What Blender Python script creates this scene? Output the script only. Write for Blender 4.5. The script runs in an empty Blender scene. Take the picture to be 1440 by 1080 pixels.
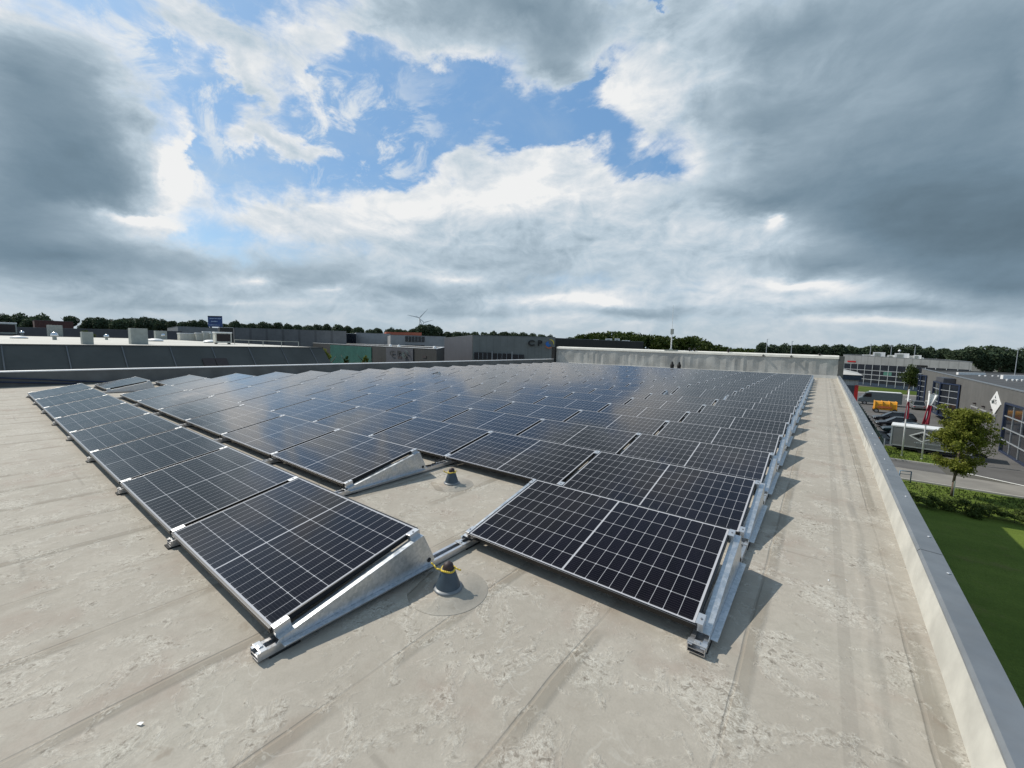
import bpy, bmesh, math, random
from mathutils import Vector, Matrix

random.seed(7)
scene = bpy.context.scene
C = bpy.data.collections.new("Scene")
scene.collection.children.link(C)

# ------------------------------------------------------------------ camera
CAM = Vector((2.2202, -0.88815, 1.66268))
CR = Vector((0.79699, 0.60356, 0.02289))
CU = Vector((-0.0744, 0.0605, 0.99539))
CF = Vector((-0.5994, 0.79502, -0.09313))
FPX = 578.03
cam_data = bpy.data.cameras.new("camera")
cam_data.sensor_fit = 'HORIZONTAL'
cam_data.sensor_width = 36
cam_data.lens = FPX / 1440 * 36
cam_data.clip_start = 0.05
cam_data.clip_end = 6000
cam = bpy.data.objects.new("camera", cam_data)
C.objects.link(cam)
m = Matrix((CR, CU, -CF)).transposed().to_4x4()
m.translation = CAM
cam.matrix_world = m
scene.camera = cam

# ------------------------------------------------------------------ exposure
scene.view_settings.view_transform = 'Standard'
scene.view_settings.look = 'None'
scene.view_settings.exposure = 0
scene.view_settings.gamma = 1

# ------------------------------------------------------------------ sun
SUN_DIR = Vector((-0.312, -0.045, 0.325)).normalized()
sun_data = bpy.data.lights.new("sun", 'SUN')
sun_data.energy = 4.0
sun_data.angle = math.radians(0.5)
sun_data.color = (1.0, 0.94, 0.84)
sun = bpy.data.objects.new("sun", sun_data)
C.objects.link(sun)
sun.rotation_euler = SUN_DIR.to_track_quat('Z', 'Y').to_euler()

# ------------------------------------------------------------------ node helper
class NT:
    def __init__(self, tree):
        self.t = tree
        self.n = tree.nodes
    def add(self, typ, **kw):
        n = self.n.new(typ)
        for k, v in kw.items():
            setattr(n, k, v)
        return n
    def put(self, sock, v):
        if v is None:
            return
        if isinstance(v, bpy.types.NodeSocket):
            self.t.links.new(v, sock)
        elif isinstance(v, (tuple, list)) and len(v) == 3 and sock.type == 'RGBA':
            sock.default_value = (*v, 1)
        else:
            sock.default_value = v
    def math(self, op, a, b=None, c=None, clamp=False):
        n = self.add('ShaderNodeMath', operation=op, use_clamp=clamp)
        for i, v in enumerate((a, b, c)):
            self.put(n.inputs[i], v)
        return n.outputs[0]
    def vmath(self, op, a, b=None, c=None):
        n = self.add('ShaderNodeVectorMath', operation=op)
        for i, v in enumerate((a, b)):
            self.put(n.inputs[i], v)
        if op == 'MULTIPLY_ADD':
            self.put(n.inputs[2], c)
        if op == 'SCALE':
            self.put(n.inputs['Scale'], c)
        return n.outputs['Value'] if op in ('DOT_PRODUCT', 'LENGTH', 'DISTANCE') else n.outputs[0]
    def noise(self, vec, scale, detail=4, rough=0.55, dist=0, out='Fac', lac=2.0):
        n = self.add('ShaderNodeTexNoise')
        self.put(n.inputs['Vector'], vec)
        n.inputs['Scale'].default_value = scale
        n.inputs['Detail'].default_value = detail
        n.inputs['Roughness'].default_value = rough
        n.inputs['Lacunarity'].default_value = lac
        n.inputs['Distortion'].default_value = dist
        return n.outputs[out]
    def ramp(self, f, lo, hi, a=0.0, b=1.0, smooth=True):
        n = self.add('ShaderNodeMapRange', interpolation_type='SMOOTHSTEP' if smooth else 'LINEAR')
        n.clamp = True
        for i, v in enumerate((f, lo, hi, a, b)):
            self.put(n.inputs[i], v)
        return n.outputs[0]
    def mix(self, f, a, b, mode='MIX'):
        n = self.add('ShaderNodeMix', data_type='RGBA', blend_type=mode)
        self.put(n.inputs[0], f)
        self.put(n.inputs[6], a)
        self.put(n.inputs[7], b)
        return n.outputs[2]
    def colramp(self, f, stops, interp='LINEAR'):
        n = self.add('ShaderNodeValToRGB')
        cr = n.color_ramp
        cr.interpolation = interp
        while len(cr.elements) < len(stops):
            cr.elements.new(0.5)
        for e, (p, c) in zip(cr.elements, stops):
            e.position = p
            e.color = (*c, 1)
        self.put(n.inputs[0], f)
        return n.outputs[0]

# ------------------------------------------------------------------ sky: a daylight sky with broken cloud, laid out by compass bearing and elevation (degrees)
# each row: bearing, elevation, half width, half height, turn, strength
COV = [
  (-84.69, 18.32, 9.22, 6.4, 1.05, 1.3), (-82.3, 13.9, 7.52, 4.02, -2.74, 1), (-86.5, 8.67, 10.89, 3.48, -2.91, 0.8), (-81.21, 7.09, 11.9, 3.72, -3.09, 0.9),
  (-89.19, 19.11, 10.39, 4.9, 1.34, 1), (-77.51, 28.89, 6.22, 2.49, -3.13, 0.75), (-71.84, 28.77, 9, 3.02, 3.09, 0.95), (-63.61, 32.71, 8.12, 3.24, -2.95, 0.7),
  (-70.06, 26.18, 7.71, 1.69, 2.73, 0.7), (-64.63, 23.09, 7.8, 1.68, 3.1, 1), (-62.24, 28.72, 4.9, 2.98, 3.12, 0.75), (-75.57, 24.81, 3.01, 1.67, 2.99, 0.35),
  (-57.42, 34.59, 4.94, 1.59, -2.93, 0.5), (-76.5, 19.5, 3.14, 2.24, 1, 0.9), (-75.71, 15.87, 3.54, 2.61, -2.8, 1), (-79.44, 12.06, 5.81, 1.04, -2.98, 0.6),
  (-39.96, 37.11, 20.99, 5.13, 3.14, 1.35), (-47.16, 33.21, 7.42, 2.92, 2.94, 0.6), (-34.27, 32.58, 7.35, 3.73, -3.1, 0.9), (-52.42, 35.97, 7.76, 2.12, -2.99, 0.6),
  (-24.97, 29, 6.22, 4.31, 3.01, 1), (-19.2, 32.76, 7.91, 6.09, 2.66, 1.1), (-21.24, 25.28, 5.27, 2.79, 2.99, 0.5), (-52.49, 18.74, 9.73, 3.98, -3.09, 0.85),
  (-42.41, 22.68, 5.3, 4.5, -2.81, 0.8), (-37.63, 20.5, 11.39, 4.83, 3.03, 1), (-27.22, 19.63, 12.1, 3.99, 3.03, 0.9), (-48.86, 14.08, 27.76, 5.16, -3.07, 0.9),
  (-65.6, 14.65, 13.28, 2.68, -3.07, 0.5), (-29.75, 12.91, 28.49, 7.1, 3.13, 1.1), (-59.47, 7.6, 27.54, 3.89, -3.06, 0.7), (-2.69, 26.65, 17.47, 9.26, 2.75, 1.6),
  (8.34, 21.79, 16.57, 10.82, 2.18, 1.6), (-5.05, 16.08, 15.3, 4.99, 2.97, 1.3), (7.11, 9.52, 16.05, 5.21, 2.99, 1.3), (-8.18, 10.31, 14.89, 4.8, 3.05, 0.9),
  (14.01, 5.03, 9.64, 2.39, 3.06, 0.7), (-14.43, 23.12, 6.58, 4.13, 2.88, 0.5), (-78.76, 3.92, 16.34, 1.15, -3.1, 0.55), (-45.04, 5.67, 24.92, 2.08, -3.14, 0.6),
  (-23.82, 5.59, 18.55, 1.49, 3.11, 0.6), (2.17, 4.29, 17.69, 1.33, 3.07, 0.6), (-52.47, 24.77, 9.53, 4.32, -3.11, -0.9), (-72.86, 19.85, 4.19, 3.03, -3.01, -0.7),
  (-57.53, 27.43, 4.75, 3.38, -3.01, -0.6), (-30.24, 25.09, 4.65, 2.19, 3.09, -0.8), (-29.42, 31.21, 3.54, 1.32, -2.7, -0.8), (-21.72, 36.13, 1.91, 1.15, 2.91, -1.2),
  (-45.29, 28.28, 5.53, 3.05, -3.04, -0.8), (-57.63, 20.79, 7.58, 2.21, -2.98, -0.6), (-21.04, 21.99, 3.52, 1.05, 3.05, -0.5), (-80.35, 23.15, 2.25, 0.95, 1.42, -0.2),
]
DARK = [
  (-84.36, 16.79, 7.72, 6.05, 0.86, 0.9), (-82.78, 13.47, 6.84, 3.18, -2.79, 0.6), (-85.78, 20.54, 5.71, 3.59, -2.22, 0.4), (-84.03, 7.29, 11.29, 2.67, -3.04, 0.7),
  (-89.09, 9.81, 8.54, 5.2, -2.69, 0.5), (-38.11, 36.62, 19.25, 4.12, 3.12, 0.62), (-34.27, 32.58, 6.48, 2.77, 3.12, 0.45), (-69.86, 31, 7.02, 1.76, 3.09, 0.2),
  (-4.31, 30.42, 15.09, 6.65, 2.79, 0.5), (10.02, 22.27, 12.91, 8.22, 2.27, 0.7), (8.01, 15.64, 13.74, 5.2, 2.86, 0.6), (-6.99, 23.3, 9.39, 3.82, 2.9, 0.45),
  (-5.85, 17.63, 13.4, 3.17, 2.98, 0.55), (11.09, 10.81, 10.51, 4.98, 2.89, 1.3), (-0.63, 9.31, 9.44, 2.07, 3.04, 0.5), (12.72, 6.35, 8.14, 1.94, 3.04, 0.5),
  (2.69, 18.7, 15.09, 6.62, 2.84, 0.3), (6.94, 11.5, 13.11, 3.81, 2.96, 0.5), (-13.88, 26.44, 3.88, 1.47, 3.09, 0.35), (-45.09, 10.77, 24.73, 6.33, -3.09, 0.14),
  (-27.72, 9.29, 20.81, 4.12, 3.14, 0.2), (-65.77, 8.3, 13.53, 3.25, -3.03, 0.35), (-52.52, 6.73, 23.6, 2.28, -3.09, 0.25), (-77.1, 3.7, 11.46, 0.88, -3.1, 0.25),
  (-20.13, 4.66, 13.43, 0.92, 3.14, 0.3), (-45.02, 4.25, 19.23, 1.14, -3.11, 0.28), (4.94, 4.77, 10.79, 0.85, 3.1, 0.4), (-35.55, 14.65, 19.24, 4.38, -3.13, 0.03),
  (-76.26, 19.88, 3.22, 1.84, 1.34, -0.5), (-75.71, 15.87, 3.19, 2.12, -2.92, -0.55), (-78.91, 12.17, 6.97, 0.92, -2.99, -0.5), (-67.99, 7.1, 5.04, 1.36, -3.03, -0.4),
  (-60.32, 6.15, 5.78, 0.96, -3.07, -0.35), (-45.07, 8.48, 11.46, 1.29, -3.1, -0.3), (-31.44, 6.48, 11.6, 1.13, -3.13, -0.3), (-24.75, 5.77, 5.6, 0.84, -3.14, -0.35),
  (-70.86, 4.2, 13.5, 0.8, -3.11, -0.25), (-52.49, 16.31, 10.74, 3.28, -3.04, -0.25), (-37.61, 19.69, 10.49, 3.25, -3.12, -0.3), (-4.69, 14.87, 1.65, 1.42, -2.78, -0.6),
  (-3.06, 7.43, 5.4, 0.62, 3.02, -0.4), (-24.04, 28.27, 5.41, 3.95, 2.9, -0.2), (5.05, 3.33, 9.75, 0.5, 3.07, -0.3),
]

def lin(r, g, b):
    f = lambda v: (v / 255 / 12.92) if v / 255 < 0.04045 else ((v / 255 + 0.055) / 1.055) ** 2.4
    return (f(r), f(g), f(b))

def build_world():
    w = bpy.data.worlds.new("World")
    scene.world = w
    w.use_nodes = True
    t = w.node_tree
    t.nodes.clear()
    k = NT(t)
    co = k.add('ShaderNodeTexCoord').outputs['Generated']
    D = k.vmath('NORMALIZE', co)
    sx = k.add('ShaderNodeSeparateXYZ'); k.put(sx.inputs[0], D)
    X, Y, Z = sx.outputs
    az = k.math('MULTIPLY', k.math('ARCTAN2', X, Y), 57.29578)
    el = k.math('MULTIPLY', k.math('ARCSINE', Z), 57.29578)
    elc = k.math('MAXIMUM', el, 0.3)
    # cloud coordinates: flattened towards the horizon as a real cloud deck is
    zz = k.math('MULTIPLY', k.math('MAXIMUM', Z, 0.0), 1.8)
    cv = k.add('ShaderNodeCombineXYZ')
    k.put(cv.inputs[0], X); k.put(cv.inputs[1], Y); k.put(cv.inputs[2], zz)
    P = cv.outputs[0]
    ae = k.add('ShaderNodeCombineXYZ'); k.put(ae.inputs[0], az); k.put(ae.inputs[1], elc)
    # ragged edges: the layout is pushed about by turbulence, less so near the horizon
    amp = k.ramp(el, 0, 22, 0.25, 1.0)
    nz = k.noise(P, 3.2, 9, 0.62, 0.3, out='Color')
    wob = k.vmath('MULTIPLY', k.vmath('SUBTRACT', nz, (0.5, 0.5, 0.5)), (26.0, 18.0, 0.0))
    wob = k.vmath('SCALE', wob, c=amp)
    aew = k.vmath('ADD', ae.outputs[0], wob)
    wob2 = k.vmath('SCALE', wob, c=0.55)
    aes = k.vmath('ADD', ae.outputs[0], wob2)
    def field(tab, vec):
        acc = None
        for (a, e, ra, re, rot, wt) in tab:
            mp = k.add('ShaderNodeMapping', vector_type='TEXTURE')
            k.put(mp.inputs[0], vec)
            mp.inputs['Location'].default_value = (a, e, 0)
            mp.inputs['Rotation'].default_value = (0, 0, rot)
            mp.inputs['Scale'].default_value = (ra * 1.5, re * 1.5, 1)
            g = k.add('ShaderNodeTexGradient', gradient_type='QUADRATIC_SPHERE')
            k.put(g.inputs[0], mp.outputs[0])
            acc = k.math('MULTIPLY_ADD', g.outputs['Fac'], wt * 1.5, acc if acc is not None else 0.0)
        return acc
    cov = field(COV, aew)
    n2 = k.noise(P, 13.0, 8, 0.62, 0.6)
    n2s = k.noise(k.vmath('ADD', P, (-0.012, -0.002, 0.016)), 13.0, 8, 0.62, 0.6)
    relief2 = k.math('SUBTRACT', n2, n2s)
    drk = field(DARK, aes)
    # turbulence for cloud bodies
    n1 = k.noise(P, 4.5, 10, 0.6, 0.4)
    Ps = k.vmath('ADD', P, (-0.035, -0.004, 0.05))
    n1s = k.noise(Ps, 4.5, 10, 0.6, 0.4)
    relief = k.math('SUBTRACT', n1, n1s)
    nlow = k.noise(P, 1.8, 4, 0.5, 0.2)
    # away from the mapped part of the sky: broken cover
    behind = k.ramp(k.math('ABSOLUTE', k.math('ADD', az, 37)), 62, 100)
    cov = k.math('ADD', cov, k.ramp(el, 38, 58, 0.0, 0.6))
    cov = k.math('ADD', cov, k.math('MULTIPLY', behind, k.ramp(nlow, 0.35, 0.65, 0.1, 0.9)))
    lowband = k.ramp(el, 12, 1.0, 0.0, 0.75)
    cov = k.math('ADD', cov, k.math('MULTIPLY', k.math('SUBTRACT', n2, 0.5), 0.85))
    covn = k.math('ADD', k.math('ADD', cov, k.math('MULTIPLY', k.math('SUBTRACT', n1, 0.5), 1.05)), k.math('ADD', lowband, -0.02))
    alpha = k.ramp(covn, 0.08, 0.85)
    thick = k.ramp(covn, 0.4, 1.5)
    drk = k.math('ADD', drk, k.math('MULTIPLY', behind, k.ramp(nlow, 0.4, 0.7, 0.1, 0.6)))
    drk = k.math('ADD', drk, k.ramp(el, 36, 58, 0.0, 0.75))
    drk = k.math('SUBTRACT', 1.0, k.math('POWER', 0.24, drk))
    # low banks: bright heads, grey feet
    d = k.math('ADD', k.math('MULTIPLY', drk, 0.66), k.math('MULTIPLY', thick, 0.13))
    d = k.math('ADD', d, k.math('MULTIPLY', relief, k.ramp(drk, 0.1, 0.8, -0.8, -0.18)))
    d = k.math('ADD', d, k.math('MULTIPLY', relief2, k.ramp(drk, 0.1, 0.7, -0.5, -0.08)))
    d = k.math('ADD', d, k.ramp(el, 13, 1, 0.0, 0.12))
    d = k.math('ADD', d, k.math('MULTIPLY', k.math('SUBTRACT', nlow, 0.5), 0.15))
    d = k.math('ADD', d, k.math('MULTIPLY', k.math('SUBTRACT', 1.0, alpha), -0.1))
    d = k.math('ADD', d, 0.1, clamp=True)
    S = 10.0
    sc = lambda c: tuple(v * S for v in c)
    cloud = k.colramp(d, [(0.0, lin(240, 241, 241)), (0.15, lin(217, 224, 230)), (0.34, lin(187, 203, 215)), (0.56, lin(152, 171, 185)), (0.78, lin(116, 138, 154)), (1.0, lin(80, 98, 110))])
    # clear sky
    sky = k.add('ShaderNodeTexSky', sky_type='NISHITA')
    sky.sun_disc = False
    sky.sun_elevation = math.asin(SUN_DIR.z)
    sky.sun_rotation = math.atan2(SUN_DIR.x, SUN_DIR.y) % (2 * math.pi)
    sky.air_density = 1.0
    sky.dust_density = 1.5
    sky.ozone_density = 2.0
    blue = k.mix(1.0, sky.outputs[0], (1.02, 1.25, 1.32), 'MULTIPLY')
    blue = k.mix(k.ramp(el, 2, 25, 0.35, 0.65), blue, sc(lin(120, 165, 213)))
    # thin veil of high haze in the clear parts
    veil = k.math('MULTIPLY', k.ramp(n1, 0.38, 0.78, 0.0, 0.5), k.ramp(el, 32, 8, 0.5, 1.0))
    veil = k.math('ADD', veil, k.ramp(el, 14, 2, 0.0, 0.5), clamp=True)
    cl10 = k.vmath('SCALE', cloud, c=S)
    blue = k.mix(veil, blue, sc(lin(190, 206, 218)))
    # streaks of torn cloud drawn out across the bright part of the sky
    mp = k.add('ShaderNodeMapping'); k.put(mp.inputs[0], P)
    mp.inputs['Rotation'].default_value = (0.5, 0.35, 0.75); mp.inputs['Scale'].default_value = (3.0, 10.0, 7.0)
    st = k.noise(mp.outputs[0], 1.3, 9, 0.66, 0.5)
    smask = field([(-72, 27, 17, 9, 0, 0.9), (-60, 22, 14, 7, 0, 0.6), (-52, 27, 13, 8, 0, 0.4), (-58, 12, 22, 5, 0, 0.35)], aes)
    stm = k.math('MULTIPLY', k.ramp(st, 0.47, 0.64), k.ramp(smask, 0.0, 0.8, 0.0, 0.95))
    blue = k.mix(stm, blue, sc(lin(222, 229, 235)))
    col = k.mix(alpha, blue, cl10)
    haze = k.ramp(el, 6.5, 0.0, 0.0, 0.6)
    col = k.mix(haze, col, sc(lin(172, 188, 198)))
    bg = k.add('ShaderNodeBackground')
    k.put(bg.inputs['Color'], col)
    bg.inputs['Strength'].default_value = 0.1
    out = k.add('ShaderNodeOutputWorld')
    t.links.new(bg.outputs[0], out.inputs[0])

build_world()

# ------------------------------------------------------------------ materials
MATS = {}
def principled(name):
    mt = bpy.data.materials.new(name)
    mt.use_nodes = True
    t = mt.node_tree
    t.nodes.clear()
    k = NT(t)
    b = k.add('ShaderNodeBsdfPrincipled')
    o = k.add('ShaderNodeOutputMaterial')
    t.links.new(b.outputs[0], o.inputs[0])
    MATS[name] = mt
    return mt, k, b

def simple(name, col, rough=0.6, metal=0.0, var=0.12, scale=3.0, bump=0.0, bscale=40, rvar=0.0, spec=None):
    mt, k, b = principled(name)
    co = k.add('ShaderNodeTexCoord').outputs['Object']
    n = k.noise(co, scale, 6, 0.6)
    lo = tuple(max(0, c * (1 - var)) for c in col)
    hi = tuple(min(1, c * (1 + var)) for c in col)
    k.put(b.inputs['Base Color'], k.mix(k.ramp(n, 0.3, 0.7), lo, hi))
    b.inputs['Metallic'].default_value = metal
    if rvar:
        k.put(b.inputs['Roughness'], k.ramp(k.noise(co, scale * 2.3, 5, 0.6), 0.3, 0.7, max(0.02, rough - rvar), min(1, rough + rvar)))
    else:
        b.inputs['Roughness'].default_value = rough
    if spec is not None:
        b.inputs['Specular IOR Level'].default_value = spec
    if bump:
        bn = k.add('ShaderNodeBump')
        bn.inputs['Strength'].default_value = bump
        bn.inputs['Distance'].default_value = 0.01
        k.put(bn.inputs['Height'], k.noise(co, bscale, 4, 0.6))
        k.put(b.inputs['Normal'], bn.outputs[0])
    return mt

def clad(name, col, axis_scale, rough=0.55, var=0.1, depth=0.12, metal=0.0):
    """profiled metal cladding: upright ribs at even spacing plus weathering"""
    mt, k, b = principled(name)
    co = k.add('ShaderNodeTexCoord').outputs['Object']
    s = k.add('ShaderNodeSeparateXYZ'); k.put(s.inputs[0], co)
    h = k.math('ADD', s.outputs[0], k.math('MULTIPLY', s.outputs[1], 1.0))
    saw = k.math('PINGPONG', k.math('MULTIPLY', h, axis_scale), 0.5)
    groove = k.ramp(saw, 0.02, 0.12)
    n = k.noise(co, 0.5, 6, 0.6)
    streak = k.add('ShaderNodeMapping'); k.put(streak.inputs[0], co)
    streak.inputs['Scale'].default_value = (3, 3, 0.2)
    n2 = k.noise(streak.outputs[0], 1.0, 4, 0.6)
    base = k.mix(k.ramp(n, 0.3, 0.7), tuple(c * (1 - var) for c in col), tuple(c * (1 + var) for c in col))
    base = k.mix(k.ramp(n2, 0.45, 0.75, 0, 0.18), base, tuple(c * 0.6 for c in col))
    base = k.mix(k.math('MULTIPLY', k.math('SUBTRACT', 1.0, groove), depth * 3), base, tuple(c * 0.45 for c in col))
    k.put(b.inputs['Base Color'], base)
    b.inputs['Roughness'].default_value = rough
    b.inputs['Metallic'].default_value = metal
    return mt

def make_roof_mat():
    mt, k, b = principled('roof_membrane')
    co = k.add('ShaderNodeTexCoord').outputs['Object']
    s = k.add('ShaderNodeSeparateXYZ'); k.put(s.inputs[0], co)
    x, y, z = s.outputs
    big = k.noise(co, 0.35, 5, 0.6)
    mid = k.noise(co, 1.3, 6, 0.62, 0.6)
    fine = k.noise(co, 14, 7, 0.66, 0.8)
    grain = k.noise(co, 90, 3, 0.6)
    base = k.mix(k.ramp(big, 0.3, 0.7), (0.358, 0.324, 0.272), (0.425, 0.386, 0.33))
    base = k.mix(k.ramp(mid, 0.35, 0.7, 0, 0.6), base, (0.455, 0.417, 0.355))
    # greenish algae towards the left, pinkish-brown silt here and there
    base = k.mix(k.ramp(k.noise(co, 0.8, 4, 0.5), 0.52, 0.75, 0, 0.35), base, (0.345, 0.335, 0.28))
    base = k.mix(k.ramp(k.noise(k.vmath('ADD', co, (7, 3, 0)), 1.7, 5, 0.6), 0.5, 0.72, 0, 0.6), base, (0.315, 0.245, 0.2))
    # weld seams along the roll direction, uneven
    wob = k.math('MULTIPLY', k.math('SUBTRACT', k.noise(co, 0.9, 3, 0.5), 0.5), 0.05)
    sx = k.math('ADD', k.math('SUBTRACT', x, 1.25), wob)
    fr = k.math('SUBTRACT', sx, k.math('MULTIPLY', k.math('ROUND', k.math('DIVIDE', sx, 0.735)), 0.735))
    ab = k.math('ABSOLUTE', fr)
    fade = k.ramp(k.noise(co, 0.9, 3, 0.5), 0.36, 0.55)
    seam = k.math('MULTIPLY', k.ramp(ab, 0.004, 0.012, 1.0, 0.0), k.ramp(fade, 0, 1, 0.3, 1))
    band = k.math('MULTIPLY', k.math('MULTIPLY', k.ramp(fr, 0.0, 0.012), k.ramp(fr, 0.05, 0.085, 1, 0)), fade)
    base = k.mix(k.math('MULTIPLY', band, 0.6), base, (0.22, 0.195, 0.155))
    # cross seams
    ywob = k.math('MULTIPLY', k.math('SUBTRACT', k.noise(co, 1.2, 2, 0.5), 0.5), 0.06)
    strip = k.math('ROUND', k.math('DIVIDE', sx, 0.735))
    yo = k.math('ADD', k.math('ADD', y, ywob), k.math('MULTIPLY', k.math('FRACT', k.math('MULTIPLY', strip, 0.37)), 5.0))
    yr = k.math('ABSOLUTE', k.math('SUBTRACT', yo, k.math('MULTIPLY', k.math('ROUND', k.math('DIVIDE', yo, 5.0)), 5.0)))
    xs = k.ramp(yr, 0.004, 0.02, 0.35, 0.0)
    # second lap strip along the edge of the roof
    e = k.math('SUBTRACT', x, 2.405)
    estrip = k.math('MULTIPLY', k.ramp(e, 0.0, 0.006), k.ramp(e, 0.06, 0.066, 1, 0))
    eline = k.ramp(k.math('ABSOLUTE', k.math('ADD', k.math('SUBTRACT', x, 2.57), k.math('MULTIPLY', wob, 2.2))), 0.008, 0.05, 1.0, 0.0)
    base = k.mix(k.math('MULTIPLY', estrip, 0.3), base, (0.24, 0.22, 0.19))
    base = k.mix(k.math('MULTIPLY', k.math('MULTIPLY', eline, k.ramp(k.noise(co, 1.6, 3, 0.5), 0.4, 0.6)), 0.5), base, (0.24, 0.225, 0.2))
    base = k.mix(k.math('ADD', k.math('MULTIPLY', seam, 0.55), xs), base, (0.19, 0.17, 0.14))
    dirt = k.math('MULTIPLY', k.ramp(ab, 0.0, 0.11, 1.0, 0.0), k.ramp(k.noise(co, 2.6, 6, 0.65), 0.45, 0.68))
    base = k.mix(k.math('MULTIPLY', dirt, 0.55), base, (0.25, 0.205, 0.16))
    mp = k.add('ShaderNodeMapping'); k.put(mp.inputs[0], co); mp.inputs['Scale'].default_value = (9, 1.4, 1); mp.inputs['Rotation'].default_value = (0, 0, 0.25)
    scuff = k.math('MULTIPLY', k.ramp(k.noise(mp.outputs[0], 1.0, 6, 0.7, 0.4), 0.6, 0.72), k.ramp(k.noise(co, 0.7, 3, 0.5), 0.42, 0.6))
    base = k.mix(k.math('MULTIPLY', scuff, 0.4), base, (0.56, 0.53, 0.47))
    # brown spots where leaves and silt have lain
    spot = k.ramp(k.noise(k.vmath('ADD', co, (11, 5, 2)), 5.5, 4, 0.6, 0.3), 0.63, 0.75)
    base = k.mix(k.math('MULTIPLY', spot, 0.5), base, (0.22, 0.17, 0.125))
    # dried puddle crusts: patches broken into flakes with pale rims and dark pits
    patch = k.ramp(k.noise(k.vmath('ADD', co, (2.3, 9.1, 0)), 2.7, 7, 0.66, 0.6), 0.5, 0.63)
    patch2 = k.ramp(k.noise(k.vmath('ADD', co, (5.3, 1.1, 4)), 6.5, 5, 0.62, 0.6), 0.54, 0.64)
    patch = k.math('MAXIMUM', patch, k.math('MULTIPLY', patch2, 0.8))
    flake = k.noise(co, 23, 7, 0.7, 0.6)
    rim = k.ramp(k.math('ABSOLUTE', k.math('SUBTRACT', flake, 0.5)), 0.0, 0.055, 1.0, 0.0)
    pit = k.ramp(flake, 0.44, 0.36)
    chips = k.ramp(k.noise(co, 42, 5, 0.6, 1.0), 0.56, 0.66)
    rimp = k.math('MULTIPLY', rim, patch)
    base = k.mix(k.math('MULTIPLY', rimp, 0.55), base, (0.68, 0.65, 0.57))
    base = k.mix(k.math('MULTIPLY', k.math('MULTIPLY', chips, patch), 0.55), base, (0.66, 0.64, 0.57))
    base = k.mix(k.math('MULTIPLY', k.math('MULTIPLY', pit, patch), 0.75), base, (0.13, 0.11, 0.085))
    speck = k.ramp(k.noise(k.vmath('ADD', co, (3, 8, 1)), 26, 5, 0.62, 0.5), 0.57, 0.66)
    base = k.mix(k.math('MULTIPLY', k.math('MULTIPLY', speck, k.ramp(patch, 0.1, 0.8)), 0.6), base, (0.15, 0.125, 0.1))
    # tide rings
    ring = k.ramp(k.math('ABSOLUTE', k.math('SUBTRACT', k.noise(k.vmath('ADD', co, (1, 4, 2)), 3.6, 3, 0.5, 0.8), 0.52)), 0.003, 0.014, 1, 0)
    ring = k.math('MULTIPLY', ring, k.ramp(k.noise(co, 2.1, 3, 0.5), 0.5, 0.62))
    base = k.mix(k.math('MULTIPLY', ring, 0.3), base, (0.6, 0.58, 0.52))
    base = k.mix(k.ramp(fine, 0.3, 0.75, 0.0, 0.34), base, (0.26, 0.235, 0.195))
    base = k.mix(k.ramp(grain, 0.35, 0.7, 0.0, 0.14), base, (0.22, 0.2, 0.17))
    k.put(b.inputs['Base Color'], base)
    b.inputs['Roughness'].default_value = 0.82
    b.inputs['Specular IOR Level'].default_value = 0.25
    h = k.math('ADD', k.math('MULTIPLY', flake, k.math('MULTIPLY', patch, 0.8)), k.math('ADD', k.math('MULTIPLY', grain, 0.12), k.math('ADD', k.math('MULTIPLY', seam, -0.5), k.math('MULTIPLY', k.math('ADD', eline, band), 0.7))))
    bn = k.add('ShaderNodeBump')
    bn.inputs['Strength'].default_value = 0.5
    bn.inputs['Distance'].default_value = 0.012
    k.put(bn.inputs['Height'], h)
    k.put(b.inputs['Normal'], bn.outputs[0])
    return mt

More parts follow.
